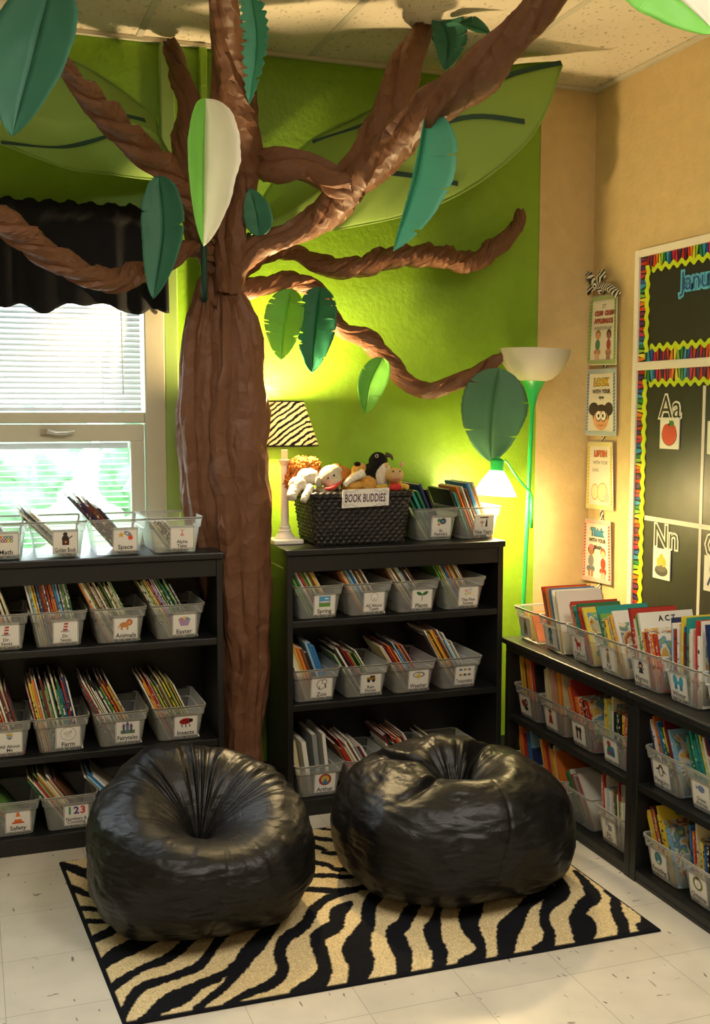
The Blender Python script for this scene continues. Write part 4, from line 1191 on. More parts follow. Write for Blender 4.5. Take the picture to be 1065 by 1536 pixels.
# two wrapped lobes running from the floor to the crown
limb(tb, [(368, 1215, 3.88, 26), (366, 1120, 3.88, 29), (368, 1000, 3.88, 34), (364, 900, 3.87, 38), (358, 800, 3.86, 44), (354, 700, 3.85, 47), (350, 600, 3.85, 46), (350, 520, 3.85, 42), (346, 470, 3.85, 34), (338, 425, 3.85, 24)],
     .05, 3, .30, .09, 2.0, n=48, flat=.85, step=.055, fold=.24)
limb(tb, [(352, 1180, 3.93, 20), (350, 1050, 3.93, 26), (338, 900, 3.92, 34), (318, 800, 3.90, 36), (304, 700, 3.88, 38), (300, 600, 3.87, 36), (302, 520, 3.87, 32), (308, 450, 3.86, 22), (318, 400, 3.86, 16)],
     .06, 3, .30, .09, 5.0, n=48, flat=.85, step=.055, fold=.24)
obj('trunk', tb, M_KRAFT, tree, smooth=True, auto=24)
BR = [
 # upright toward the ceiling in front
 ([(338, 440, 3.84, 20), (346, 385, 3.82, 25), (350, 340, 3.80, 22), (366, 280, 3.76, 19), (362, 220, 3.70, 27), (352, 150, 3.62, 33), (344, 80, 3.50, 27), (338, 20, 3.38, 24), (334, -60, 3.25, 24)], .20, 2, .22, .12, 11.0),
 # dark limb behind it
 ([(360, 300, 3.92, 12), (372, 200, 3.95, 12), (374, 130, 3.98, 12), (366, 84, 4.02, 12)], .35, 2, .3, .16, 13.0),
 # thin left up to the ceiling corner
 ([(326, 410, 3.86, 20), (300, 340, 3.88, 26), (282, 270, 3.92, 22), (276, 210, 3.95, 17), (282, 150, 3.98, 17), (266, 100, 4.02, 14), (256, 62, 4.06, 13)], .42, 2, .28, .16, 17.0),
 # big left limb toward the large teal leaf
 ([(322, 360, 3.84, 14), (285, 300, 3.78, 16), (240, 248, 3.66, 22), (200, 212, 3.55, 22), (160, 172, 3.42, 21), (128, 140, 3.30, 19), (104, 108, 3.18, 13), (85, 80, 3.1, 12)], .50, 2, .34, .16, 19.0),
 # across the black valance
 ([(325, 385, 3.84, 12), (285, 372, 3.80, 13), (250, 395, 3.74, 14), (205, 410, 3.66, 17), (165, 420, 3.60, 17), (120, 408, 3.52, 18), (70, 380, 3.42, 20), (20, 342, 3.32, 22), (-50, 300, 3.2, 24)], .62, 2, .24, .15, 23.0),
 # flat dark limb to the right joining the big one
 ([(372, 238, 3.76, 17), (410, 246, 3.70, 26), (460, 252, 3.64, 22), (505, 275, 3.56, 22), (545, 275, 3.50, 24)], .18, 2, .36, .10, 29.0),
 # big limb sweeping to the upper right
 ([(345, 408, 3.82, 18), (390, 368, 3.78, 18), (440, 352, 3.72, 18), (490, 318, 3.66, 24), (540, 262, 3.52, 30), (600, 205, 3.34, 30), (660, 158, 3.14, 30), (720, 105, 2.96, 32), (780, 45, 2.80, 27), (838, -28, 2.64, 24), (890, -120, 2.56, 21)], .22, 2, .26, .12, 31.0),
 # fork from it up to the ceiling
 ([(520, 290, 3.54, 22), (548, 240, 3.56, 26), (575, 185, 3.58, 28), (598, 130, 3.60, 26), (620, 75, 3.64, 21), (642, 34, 3.68, 15), (692, 22, 3.70, 11)], .26, 2, .26, .12, 37.0),
 # low right along the wall
 ([(350, 415, 3.88, 15), (395, 380, 3.92, 14), (440, 378, 3.96, 12), (490, 400, 3.98, 15), (540, 400, 3.98, 16), (600, 384, 3.98, 17), (660, 386, 3.98, 17), (710, 392, 3.98, 16), (745, 368, 3.99, 15), (772, 345, 4.0, 11), (781, 314, 4.02, 9)], .80, 2, .30, .15, 41.0),
 # lowest right, drooping to the lamp
 ([(322, 470, 3.86, 22), (345, 442, 3.88, 18), (390, 430, 3.92, 15), (440, 422, 3.96, 15), (478, 440, 3.97, 15), (508, 490, 3.97, 12), (550, 508, 3.99, 15), (590, 550, 4.0, 14), (630, 586, 4.0, 12), (680, 575, 4.0, 12), (725, 555, 4.0, 12), (762, 527, 4.0, 7)], .55, 2, .30, .15, 43.0),
]
for pts, tw, st, am, cr_, sd in BR:
    tw *= 3.4; st = 3
    m = MB(); limb(m, pts, tw, st, am * .75 + .16, cr_ * .80, sd, n=24, step=.024)
    obj('branch', m, M_KRAFT, tree, smooth=True, auto=20)

# leaves
def leafmat(name, col, tr=.3):
    return mat(name, col, rough=.5, trans=tr, var=.06, bscale=30, bump=.05)
LM = {'teal': leafmat('teal_paper', (.06, .245, .155)), 'deep': leafmat('deep_green_paper', (.012, .16, .075), .15), 'sea': leafmat('sea_green_paper', (.10, .42, .27)),
      'lime': leafmat('lime_paper', (.16, .48, .05)), 'cream': leafmat('cream_paper_back', (.92, .90, .76), .2), 'sage': leafmat('sage_green_paper', (.075, .22, .11), .25),
      'bright': leafmat('bright_green_paper', (.22, .62, .09), .3)}
def leaf(pts, wl, wr, dl, dr, ml, mr_2, cuts, seed, parent=None, nm='leaf', label=None, bend=0.0, jag=.015, sharp=.85):
    """pts: (u,v,Y) base to tip along the fold; wl/wr photo px to each side; dl/dr metres the edges come forward"""
    C_ = [P(*q) for q in pts]
    sp_ = spline([tuple(p) for p in C_], 40 // (len(C_) - 1))
    n = len(sp_) - 1
    rnd = random.Random(seed)
    cl = [(rnd.uniform(.15, .92), rnd.uniform(.18, .38)) for _ in range(cuts)]
    crr = [(rnd.uniform(.15, .92), rnd.uniform(.18, .38)) for _ in range(cuts)]
    mb = MB()
    for side, wpx, dep, cu, mi in ((-1, wl, dl, cl, 0), (1, wr, dr, crr, 1)):
        vs = []; K = 6
        for i in range(n * 3 + 1):
            t = i / (n * 3)
            f = t * n; j = min(int(f), n - 1); k = f - j
            p = Vector(sp_[j]).lerp(Vector(sp_[j + 1]), k)
            tg = (Vector(sp_[j + 1]) - Vector(sp_[j])).normalized()
            sv = (RIGHT - tg * RIGHT.dot(tg)).normalized() * side
            fv = -(VIEW - tg * VIEW.dot(tg)).normalized()
            prof = (sin(pi * t ** .82) ** sharp) if t < 1 else 0
            prof *= 1 + jag * (ridge(t * 17 + seed) - .5) + .04 * noise.noise(Vector((t * 9, seed, side)))
            for (c0, cw) in cu:
                dd = abs(t - c0)
                if dd < .006: prof *= 1 - cw
            w = wpx * pxm(p)
            for q in range(K + 1):
                x = q / K
                lift = dep * (x ** 1.3) * prof + bend * sin(pi * t) * x * x + .004 * noise.noise(Vector((x * 3, t * 6, seed)))
                vs.append(p + sv * w * prof * x + fv * lift)
        fs = []
        for i in range(n * 3):
            for q in range(K):
                a = i * (K + 1) + q
                fs.append((a, a + 1, a + K + 2, a + K + 1))
        mb.add(vs, fs, mi)
    o = obj(nm, mb, [ml, mr_2], parent, smooth=True, base=None if parent else C_[0], auto=50)
    s = o.modifiers.new('thickness', 'SOLIDIFY'); s.thickness = .0008
    if label: o['label'] = label
    return o
lf = lambda *a, **k: leaf(*a, parent=tree, **k)
# large teal leaf, top left
lf([(78, -28, 2.95), (50, 80, 2.92), (18, 204, 2.90)], 64, 66, .02, .05, LM['teal'], LM['teal'], 0, 3, label='huge teal leaf with a centre fold')
lf([(238, 264, 3.52), (244, 350, 3.50), (230, 448, 3.50)], 31, 36, .02, .05, LM['teal'], LM['teal'], 1, 4, label='teal leaf hanging before the valance')
lf([(308, 148, 3.30), (306, 250, 3.28), (305, 369, 3.27)], 19, 58, .07, .06, LM['bright'], LM['cream'], 0, 5, label='folded leaf showing its cream back')
lf([(372, -30, 3.20), (386, 60, 3.22), (374, 156, 3.24)], 22, 18, .02, .04, LM['sea'], LM['sea'], 8, 6, jag=.3, label='shredded pale teal leaf')
lf([(388, 354, 3.74), (384, 320, 3.72), (374, 283, 3.72)], 20, 24, .0, .03, LM['teal'], LM['teal'], 1, 7)
lf([(655, 20, 3.60), (672, 60, 3.60), (668, 106, 3.60)], 24, 28, .02, .05, LM['teal'], LM['teal'], 3, 8)
lf([(672, 40, 3.56), (700, 38, 3.50), (735, 50, 3.46)], 14, 16, .02, .03, LM['teal'], LM['teal'], 3, 9)
lf([(641, 166, 3.16), (622, 270, 3.14), (590, 376, 3.12)], 4, 56, .05, .06, LM['sea'], LM['sea'], 4, 10, label='pale teal half-folded leaf with a curved edge')
lf([(436, 433, 3.93), (428, 485, 3.92), (422, 540, 3.92)], 32, 27, .02, .03, LM['lime'], LM['lime'], 6, 11, label='lime green leaf with snipped edges')
lf([(480, 430, 3.92), (474, 490, 3.90), (468, 559, 3.90)], 30, 31, .02, .03, LM['deep'], LM['deep'], 7, 12, label='dark green leaf with snipped edges')
lf([(574, 537, 3.96), (556, 575, 3.94), (548, 620, 3.94)], 20, 24, .02, .03, LM['lime'], LM['bright'], 1, 13, label='small light green leaf')
lf([(748, 552, 3.93), (738, 620, 3.93), (737, 693, 3.94)], 48, 52, .02, .02, LM['sage'], LM['sage'], 2, 14, label='broad grey green leaf behind the lamp', jag=.02)
lf([(292, 225, 3.96), (288, 250, 3.96), (290, 285, 3.96)], 8, 10, .01, .01, LM['deep'], LM['deep'], 1, 15)
hl = thing('paper_leaf', 'bright green paper leaf with pale underside hanging at the top right', 'paper leaf', P(985, -28, 2.40))
leaf([(905, -75, 2.45), (985, -28, 2.40), (1075, 48, 2.36)], 56, 44, .02, .02, LM['bright'], LM['cream'], 0, 16, parent=hl, nm='blade')
q = P(985, -28, 2.40)
obj('hanging_thread', MB().tube([q, Vector((q.x, q.y, ZC))], .0008, 6), mat('clear_thread', (.7, .7, .7)), hl)

# ------------------------------------------------------------------ leaf canopies
M_CANOPY = mat('green_canopy_cloth', (.36, .56, .12), rough=.7, trans=.34, bump=.1, bscale=120)
M_RIB = mat('dark_green_ribbing', (.006, .055, .040), rough=.6)
def canopy(label, top, mid, bot, ribs, loc, group='leaf canopies on the green wall'):
    t = thing('leaf_canopy', label, 'canopy', loc, group)
    T = spline([tuple(P(*q)) for q in top], 12); M_ = spline([tuple(P(*q)) for q in mid], 12); B_ = spline([tuple(P(*q)) for q in bot], 12)
    n = 48
    def at(S, a):
        f = a * (len(S) - 1); j = min(int(f), len(S) - 2); return Vector(S[j]).lerp(Vector(S[j + 1]), f - j)
    def surf(a, c):
        p0, p1, p2 = at(T, a), at(M_, a), at(B_, a)
        if c < .5:
            k = c * 2; q = p0.lerp(p1, k)
        else:
            k = c * 2 - 1; q = p1.lerp(p2, k)
        sag = sin(pi * min(1, max(0, (c * 2) % 1.0 if c not in (0, .5, 1) else 0)))
        return q + Vector((0, .0, -.018 * sag)) + Vector((0, 0, .004 * noise.noise(q * 9)))
    o = obj('cloth', MB().grid(surf, n, 28), M_CANOPY, t, smooth=True)
    s = o.modifiers.new('s', 'SOLIDIFY'); s.thickness = .0012
    for rb_ in ribs:
        pts = [surf(a, c) - VIEW * .006 for a, c in rb_]
        pts = [Vector(q) for q in spline([tuple(p) for p in pts], 6)]
        m = MB(); W_ = .009
        vs = []
        for i, p in enumerate(pts):
            tg = (pts[min(i + 1, len(pts) - 1)] - pts[max(i - 1, 0)]).normalized()
            nn = tg.cross(VIEW).normalized() * W_
            vs += [p + nn, p - nn, p - nn + VIEW * .003, p + nn + VIEW * .003]
        fs = []
        for i in range(len(pts) - 1):
            for k in range(4):
                fs.append((i * 4 + k, i * 4 + (k + 1) % 4, i * 4 + 4 + (k + 1) % 4, i * 4 + 4 + k))
        m.add(vs, fs); obj('rib', m, M_RIB, t)
    # hem
    for S in (T, B_):
        obj('hem', MB().tube([Vector(q) for q in S], .004, 8), M_CANOPY, t, smooth=True)
    return t, surf
top = [(375, 345, 4.06), (398, 291, 4.08), (459, 216, 4.09), (548, 169, 4.09), (623, 131, 4.05), (707, 113, 3.96), (773, 98, 3.86), (841, 93, 3.76)]
mid = [(378, 348, 4.04), (440, 312, 3.92), (500, 270, 3.82), (570, 222, 3.76), (640, 175, 3.72), (700, 142, 3.70), (770, 112, 3.72), (842, 95, 3.745)]
bot = [(382, 351, 4.05), (440, 350, 3.98), (491, 346, 3.92), (604, 324, 3.84), (689, 291, 3.78), (764, 239, 3.74), (811, 183, 3.72), (843, 98, 3.74)]
ct, cs = canopy('green cloth leaf canopy with dark ribs, right of the tree, tip near the corner', top, mid, bot,
       [[(.72, .5), (.86, .5), (.999, .5)], [(.52, .52), (.70, .62), (.82, .86)], [(.34, .52), (.46, .70), (.58, .93)], [(.30, .03), (.40, .10), (.48, .12)]], (1.1, 4.1, 2.1))
obj('stem', MB().tube([(.905, YB - .03, 1.0), (.905, YB - .04, 1.9), P(375, 350, 4.06)], .010, 12), M_RIB, ct, smooth=True)
top = [(258, 238, 4.06), (240, 205, 4.05), (229, 173, 4.02), (197, 146, 3.98), (158, 118, 3.92), (112, 92, 3.84), (40, 80, 3.72), (-60, 110, 3.60)]
mid = [(260, 242, 4.05), (246, 222, 3.98), (232, 200, 3.90), (190, 182, 3.82), (146, 180, 3.74), (95, 185, 3.66), (20, 170, 3.58), (-70, 165, 3.52)]
bot = [(262, 262, 4.05), (245, 268, 4.00), (221, 268, 3.96), (158, 260, 3.88), (110, 254, 3.80), (60, 238, 3.72), (0, 215, 3.64), (-70, 200, 3.54)]
ct2, cs2 = canopy('green cloth leaf canopy with dark ribs above the black valance, left of the tree', top, mid, bot,
       [[(.50, .62), (.66, .72), (.86, .92)], [(.34, .20), (.42, .30), (.50, .36)]], (.5, 4.1, 2.4))
obj('stem', MB().tube([Vector(P(307, 462, 3.86)), Vector(P(306, 430, 3.78)), Vector(P(306, 360, 3.78)), Vector(P(290, 300, 3.95)), Vector(P(262, 250, 4.05))], .011, 12), M_RIB, ct2, smooth=True)

# ------------------------------------------------------------------ table lamp
LPX, LPY, LPZ = 1.118, 3.93, MT + .001
tl = thing('table_lamp', 'white column table lamp with zebra shade on the middle bookcase', 'lamp', (LPX, LPY, LPZ))
M_WHITEP = mat('white_lamp_paint', (.80, .76, .66), rough=.35)
mb = MB(); mb.box((LPX - .058, LPY - .058, LPZ), (LPX + .058, LPY + .058, LPZ + .018))
obj('base', mb, M_WHITEP, tl, bevel=.004)
col = [(.001, .018), (.040, .018), (.038, .024), (.030, .034), (.024, .040), (.023, .044), (.026, .047), (.023, .051), (.019, .053), (.022, .058), (.022, .063), (.0165, .066),
       (.0155, .075), (.0145, .20), (.0135, .292), (.017, .295), (.0185, .302), (.022, .308), (.024, .314), (.012, .316), (.012, .352), (.001, .352)]
obj('column', MB().lathe(col, (LPX, LPY, LPZ), 36), M_WHITEP, tl, smooth=True, auto=40)
# zebra shade
mz = bpy.data.materials.new('zebra_shade_cloth'); mz.use_nodes = True
nt = mz.node_tree; b = nt.nodes['Principled BSDF']; b.inputs['Roughness'].default_value = .7
tc = nd(mz, 'ShaderNodeTexCoord'); mp = nd(mz, 'ShaderNodeMapping'); mp.inputs['Rotation'].default_value = (.0, -.95, .3)
ln(mz, tc.outputs['Object'], mp.inputs['Vector'])
wv = nd(mz, 'ShaderNodeTexWave'); wv.inputs['Scale'].default_value = 17; wv.inputs['Distortion'].default_value = 4.0; wv.inputs['Detail'].default_value = 2; wv.inputs['Detail Scale'].default_value = 1.3
wv.bands_direction = 'X'
ln(mz, mp.outputs['Vector'], wv.inputs['Vector'])
cr = nd(mz, 'ShaderNodeValToRGB'); cr.color_ramp.interpolation = 'LINEAR'
cr.color_ramp.elements[0].position = .36; cr.color_ramp.elements[0].color = (.012, .009, .006, 1)
cr.color_ramp.elements[1].position = .43; cr.color_ramp.elements[1].color = (.90, .84, .62, 1)
ln(mz, wv.outputs['Fac'], cr.inputs['Fac']); ln(mz, cr.outputs['Color'], b.inputs['Base Color'])
tl_ = nd(mz, 'ShaderNodeBsdfTranslucent'); ln(mz, cr.outputs['Color'], tl_.inputs['Color'])
mxz = nd(mz, 'ShaderNodeMixShader'); mxz.inputs[0].default_value = .45
ln(mz, b.outputs[0], mxz.inputs[1]); ln(mz, tl_.outputs[0], mxz.inputs[2]); ln(mz, mxz.outputs[0], nt.nodes['Material Output'].inputs['Surface'])
S0, S1 = LPZ + .368, LPZ + .532
sh = MB().lathe([(.128, S0), (.126, S0), (.071, S1), (.073, S1)], (LPX, LPY, 0), 64, closed=True)
so = obj('lamp_shade', sh, mz, tl, smooth=True, auto=40)
rm = MB(); rm.lathe([(.1285, S0 - .002), (.1285, S0 + .004), (.1265, S0 + .004), (.1265, S0 - .002)], (LPX, LPY, 0), 64, closed=True)
rm.lathe([(.0742, S1 - .003), (.0742, S1 + .002), (.0705, S1 + .002), (.0705, S1 - .003)], (LPX, LPY, 0), 64, closed=True)
obj('shade_trim', rm, mat('black_trim', (.01, .01, .01), rough=.6), so, smooth=False)
M_BULB = mat('lit_bulb', (1, .9, .7), emit=(1.0, .78, .42), estr=60)
obj('bulb', MB().ball((LPX, LPY, LPZ + .420), (.026, .026, .034), 20), M_BULB, tl, smooth=True)
def point(name, loc, w, col, size=.03):
    l = bpy.data.lights.new(name, 'POINT'); l.energy = w; l.color = col; l.shadow_soft_size = size
    o = bpy.data.objects.new(name, l); COL.objects.link(o); o.location = loc; return o
WARM = (1.0, .72, .36)
point('table_lamp_light', (LPX, LPY, LPZ + .508), 72, WARM, .028)

# ------------------------------------------------------------------ floor lamp with reading arm
FB = Vector((2.135, 3.97, 0)); FT = P(800, 572, 3.97)
fl = thing('floor_lamp', 'green floor lamp with white bowl shade and lit reading arm in the corner', 'lamp', FB)
M_GRN = mat('green_lamp_enamel', (.02, .40, .085), rough=.28, spec=.6)
M_GLASSW = mat('frosted_bowl_plastic', (.82, .78, .66), rough=.35, trans=.3)
ax = (FT - FB).normalized()
obj('base', MB().lathe([(.001, 0), (.125, 0), (.128, .006), (.122, .014), (.03, .028), (.016, .035), (.001, .036)], FB, 48), M_GRN, fl, smooth=True, auto=40)
obj('pole', MB().tube([FB + Vector((0, 0, .02)), FB.lerp(FT, .35), FB.lerp(FT, .7), FT - ax * .09], [.0085, .0085, .0095, .0095], 18), M_GRN, fl, smooth=True, auto=40)
MR = ax.to_track_quat('Z', 'Y').to_matrix().to_4x4()
obj('cone_fitting', MB().lathe([(.012, -.100), (.016, -.085), (.024, -.05), (.046, -.004), (.050, .0), (.047, .004), (.001, .004)], FT, 40, M=MR), M_GRN, fl, smooth=True, auto=40)
bowl = [(.045, .0), (.075, .010), (.105, .035), (.128, .068), (.140, .100), (.145, .128), (.142, .128), (.137, .100), (.125, .070), (.102, .038), (.073, .0135), (.045, .004)]
obj('bowl_shade', MB().lathe(bowl, FT, 64, M=MR, closed=True), M_GLASSW, fl, smooth=True, auto=60)
A0 = P(791, 787, 3.965)
pts = [tuple(P(*q)) for q in ((797, 788, 3.965), (798, 765, 3.95), (797, 742, 3.93), (785, 727, 3.92), (773, 712, 3.91), (762, 695, 3.90), (757, 690, 3.90))]
obj('reading_arm', MB().tube([Vector(q) for q in spline(pts, 8)], .0045, 10), M_GRN, fl, smooth=True)
obj('arm_clamp', MB().tube([P(797, 792, 3.965), P(797, 748, 3.955)], .0065, 12), M_GRN, fl, smooth=True)
RL = P(745, 706, 3.90)
tz = Matrix.Rotation(radians(4), 4, 'Y')
so2 = obj('reading_socket', MB().lathe([(.001, .062), (.006, .060), (.008, .052), (.020, .047), (.0265, .040), (.0265, -.004), (.024, -.004), (.024, .038), (.001, .042)], RL, 32, M=tz), M_GRN, fl, smooth=True, auto=40)
M_LITSHADE = mat('lit_frosted_shade', (.95, .88, .7), rough=.5, emit=(1.0, .74, .38), estr=38.0)
obj('reading_shade', MB().lathe([(.027, .0), (.036, -.012), (.058, -.045), (.084, -.092), (.086, -.098), (.083, -.098), (.055, -.046), (.034, -.014), (.025, -.003)], RL, 48, M=tz, closed=True), M_LITSHADE, fl, smooth=True, auto=60)
obj('bulb', MB().ball(RL + Vector((.003, 0, -.052)), (.022, .022, .03), 20), M_BULB, fl, smooth=True)
point('reading_lamp_light', RL + Vector((.004, -.004, -.100)), 33, WARM, .04)

# ------------------------------------------------------------------ wicker basket of plush toys
M_WICK = mat('black_brown_wicker', (.011, .009, .0075), rough=.5, var=.5, bscale=60)
BK = (1.20, 1.555, 3.795, 4.02, MT + .001, .185)     # x0 x1 y0 y1 z h
wb = thing('wicker_basket', 'dark woven wicker basket with a paper name sign, on the middle bookcase', 'basket', ((BK[0] + BK[1]) / 2, (BK[2] + BK[3]) / 2, BK[4]))
per = rrect(BK[1] - BK[0], BK[3] - BK[2], .025, 6)
bx, by = (BK[0] + BK[1]) / 2, BK[2]
plen = [0]
for i in range(len(per)):
    a_, b_ = per[i], per[(i + 1) % len(per)]
    plen.append(plen[-1] + sqrt((a_[0] - b_[0]) ** 2 + (a_[1] - b_[1]) ** 2))
def perim(s):
    s = (s % 1.0) * plen[-1]
    for i in range(len(per)):
        if s <= plen[i + 1]:
            k = (s - plen[i]) / (plen[i + 1] - plen[i] or 1); a_, b_ = per[i], per[(i + 1) % len(per)]
            d = Vector((b_[0] - a_[0], b_[1] - a_[1], 0)).normalized()
            return Vector((a_[0] + (b_[0] - a_[0]) * k, a_[1] + (b_[1] - a_[1]) * k, 0)), Vector((d.y, -d.x, 0))
    return Vector((per[0][0], per[0][1], 0)), Vector((0, -1, 0))
def wick(a, c):
    p, nrm = perim(a)
    cc = Vector((0, (BK[3] - BK[2]) / 2, 0))
    fl_ = 1 + .13 * c
    p = cc + (p - cc) * fl_
    col_ = a * 92; row_ = c * 13
    par = 1 if (int(math.floor(row_)) % 2 == 0) else -1
    off = .0030 * cos(col_ * pi) * par * abs(sin(row_ * pi)) ** .5 + .0022 * abs(sin(row_ * pi))
    off += .0015 * noise.noise(Vector((a * 200, c * 30, 0)))
    z = c * BK[5] + .0015 * noise.noise(Vector((a * 60, c * 9, 4)))
    dip = 0
    return Vector((bx + p.x, by + p.y, BK[4] + .002 + z)) + nrm * off
wm = MB().grid(wick, 640, 110, closeu=True)
wo = obj('woven_body', wm, M_WICK, wb, smooth=True)
sm_ = wo.modifiers.new('s', 'SOLIDIFY'); sm_.thickness = .005
rimp = []
for i in range(240):
    p, nrm = perim(i / 240); cc = Vector((0, (BK[3] - BK[2]) / 2, 0)); p = cc + (p - cc) * 1.14
    rimp.append(Vector((bx + p.x, by + p.y, BK[4] + BK[5] + .006 + .002 * sin(i * 1.3))) + nrm * .002 * cos(i * 1.3))
rimp.append(rimp[0])
rb2 = MB(); rb2.tube(rimp, .0085, 8, cap=False)
rb2.tube([p + Vector((0, 0, -.008)) + Vector((.001 * sin(i * 1.1), .001 * cos(i * 1.1), .002 * cos(i * 1.3))) for i, p in enumerate(rimp)], .0075, 8, cap=False)
obj('braided_rim', rb2, M_WICK, wb, smooth=True)
obj('base', MB().box((BK[0] + .004, BK[2] + .004, BK[4]), (BK[1] - .004, BK[3] - .004, BK[4] + .006)), M_WICK, wb)
Fo = P(548, 747, 3.765); fr = (Fo, X_.copy(), Vector((.02, -.10, 1)).normalized(), Vector((0, -1, -.10)).normalized())
sg = obj('name_sign', MB().prism([(-.091, -.036), (.094, -.030), (.093, .037), (-.091, .032)], fr, 0, .0015), M_CARD, wb)
tt = MB(); put_text(tt, 'BOOK BUDDIES', fr, .0, .001, .030, .160, .0022, bold=.02, shear=.03)
obj('lettering', tt, ink('4a2048'), sg)
deco = MB()
for sx in (-1, 1):
    for sy in (-1, 1):
        pts = [(sx * (.082 - .05 * k / 10), sy * (.026 + .004 * sin(k * .9))) for k in range(11)]
        deco.tube([fr[0] + fr[1] * x + fr[2] * y + fr[3] * .0022 for x, y in pts], .0006, 5)
        deco.tube([fr[0] + fr[1] * (sx * (.080 + .006 * cos(k * .7))) + fr[2] * (sy * .018 + .006 * sin(k * .7)) + fr[3] * .0022 for k in range(9)], .0006, 5)
obj('scroll_drawing', deco, ink('5a5860'), sg)

def plush(name, parts, mats_, parent, vox=.004, fuzz=0.0, fs=120, seed=0):
    mb = MB()
    for kind, *a in parts:
        if kind == 'b': mb.ball(a[0], a[1], 20, M=a[2] if len(a) > 2 else None)
        else: mb.tube([Vector(q) for q in spline([tuple(p) for p in a[0]], 6)], a[1] if not isinstance(a[1], list) else [a[1][0] + (a[1][-1] - a[1][0]) * i / (6 * (len(a[0]) - 1)) for i in range(6 * (len(a[0]) - 1) + 1)], 14)
    o = obj(name, mb, mats_, parent, smooth=True)
    r = o.modifiers.new('r', 'REMESH'); r.mode = 'VOXEL'; r.voxel_size = vox; r.use_smooth_shade = True
    s = o.modifiers.new('s', 'SMOOTH'); s.iterations = 4; s.factor = .6
    bake(o)
    if fuzz:
        me = o.data
        for v in me.vertices:
            q = v.co * fs
            d = v.normal * fuzz * (abs(noise.noise(q + Vector((seed, 0, 0)))) * 2 - .2)
            v.co = v.co + d
    return o
def plushmat(nm, c): return mat(nm, c, rough=.95, bump=.6, bscale=420, spec=.15, var=.15)
PO, PWH, PTAN, PBLK, PGR, PBR, PYL = plushmat('orange_brown_plush', (.52, .20, .045)), plushmat('white_plush', (.80, .74, .60)), plushmat('tan_plush', (.62, .42, .20)), plushmat('black_plush', (.012, .011, .012)), plushmat('grey_knit_plush', (.50, .46, .38)), plushmat('golden_plush', (.66, .36, .08)), plushmat('yellow_plush', (.75, .48, .08))
PRED = mat('red_felt', (.50, .02, .02), rough=.8); M_EYE = mat('black_button_eye', (.01, .01, .01), rough=.2)
Q = lambda u, v, y: P(u, v, y)
GR = 'plush toys in the wicker basket'
def b3(*a): return Vector(a)
# 1 lion-like toy lying over the left rim
t = thing('plush_toy', 'white plush toy with shaggy orange mane at the basket left end', 'plush toy', Q(452, 735, 3.90), GR)
plush('body', [('b', Q(462, 716, 3.86), (.042, .036, .034)), ('b', Q(444, 728, 3.84), (.028, .026, .032)), ('t', [Q(452, 722, 3.84), Q(440, 738, 3.82), Q(437, 748, 3.80)], [.024, .016]), ('t', [Q(466, 730, 3.82), Q(458, 745, 3.79), Q(455, 752, 3.78)], [.016, .011])], PWH, t, fuzz=.003)
plush('mane', [('b', Q(452, 704, 3.92), (.050, .035, .042)), ('b', Q(440, 722, 3.92), (.030, .03, .040)), ('b', Q(466, 700, 3.92), (.03, .03, .03))], PO, t, vox=.003, fuzz=.016, fs=170)
# 2 sock monkey
t = thing('plush_toy', 'grey knitted sock monkey plush with a red mouth, in the wicker basket', 'plush toy', Q(492, 725, 3.86), GR)
hd = plush('head', [('b', Q(495, 714, 3.84), (.045, .034, .040), Matrix.Rotation(-.45, 4, 'Y')), ('b', Q(500, 722, 3.83), (.036, .034, .026), Matrix.Rotation(-.45, 4, 'Y')), ('t', [Q(486, 730, 3.86), Q(490, 760, 3.88)], [.03, .04])], plushmat('cream_knit_plush', (.62, .55, .40)), t, fuzz=.0012, fs=300)
plush('ear', [('b', Q(477, 723, 3.81), (.012, .010, .022))], PGR, t, vox=.003)
mo = MB(); mo.tube([Vector(q) for q in spline([tuple(Q(487, 733, 3.802)), tuple(Q(499, 732, 3.794)), tuple(Q(512, 721, 3.806))], 8)], [.003 + .0035 * sin(pi * i / 16) for i in range(17)], 10)
obj('red_mouth', mo, PRED, t, smooth=True)
ey = MB(); ey.ball(Q(492, 717, 3.800), .0042, 10); ey.ball(Q(501, 713, 3.800), .0042, 10)
obj('eye', ey, M_EYE, t, smooth=True)
# 3 golden brown toy in the middle back
t = thing('plush_toy', 'orange brown plush toy with pale muzzle behind the sock monkey', 'plush toy', Q(512, 718, 3.93), GR)
plush('body', [('b', Q(512, 712, 3.92), (.040, .032, .032)), ('b', Q(504, 702, 3.91), (.022, .02, .016)), ('t', [Q(520, 712, 3.92), Q(530, 740, 3.92)], [.03, .04])], PO, t, fuzz=.004)
plush('muzzle', [('b', Q(505, 703, 3.885), (.024, .014, .013), Matrix.Rotation(.4, 4, 'Y'))], PWH, t, vox=.003, fuzz=.001)
ey = MB(); ey.ball(Q(504, 701, 3.868), .003, 10); obj('eye', ey, M_EYE, t, smooth=True)
# 4 golden bear with black nose, white arm across
t = thing('plush_toy', 'golden plush bear with a black nose and a pale arm raised, mid basket', 'plush toy', Q(540, 725, 3.86), GR)
plush('body', [('b', Q(530, 728, 3.83), (.040, .032, .028)), ('b', Q(552, 728, 3.84), (.034, .032, .036)), ('b', Q(538, 704, 3.86), (.030, .028, .022), Matrix.Rotation(-.5, 4, 'Y')), ('t', [Q(534, 712, 3.85), Q(530, 732, 3.84)], [.022, .028])], PBR, t, fuzz=.0025)
plush('arm', [('t', [Q(516, 728, 3.80), Q(528, 718, 3.80), Q(546, 709, 3.80)], [.010, .018])], PWH, t, vox=.003, fuzz=.001)
plush('nose', [('b', Q(536, 696, 3.845), (.014, .012, .009))], PBLK, t, vox=.002)
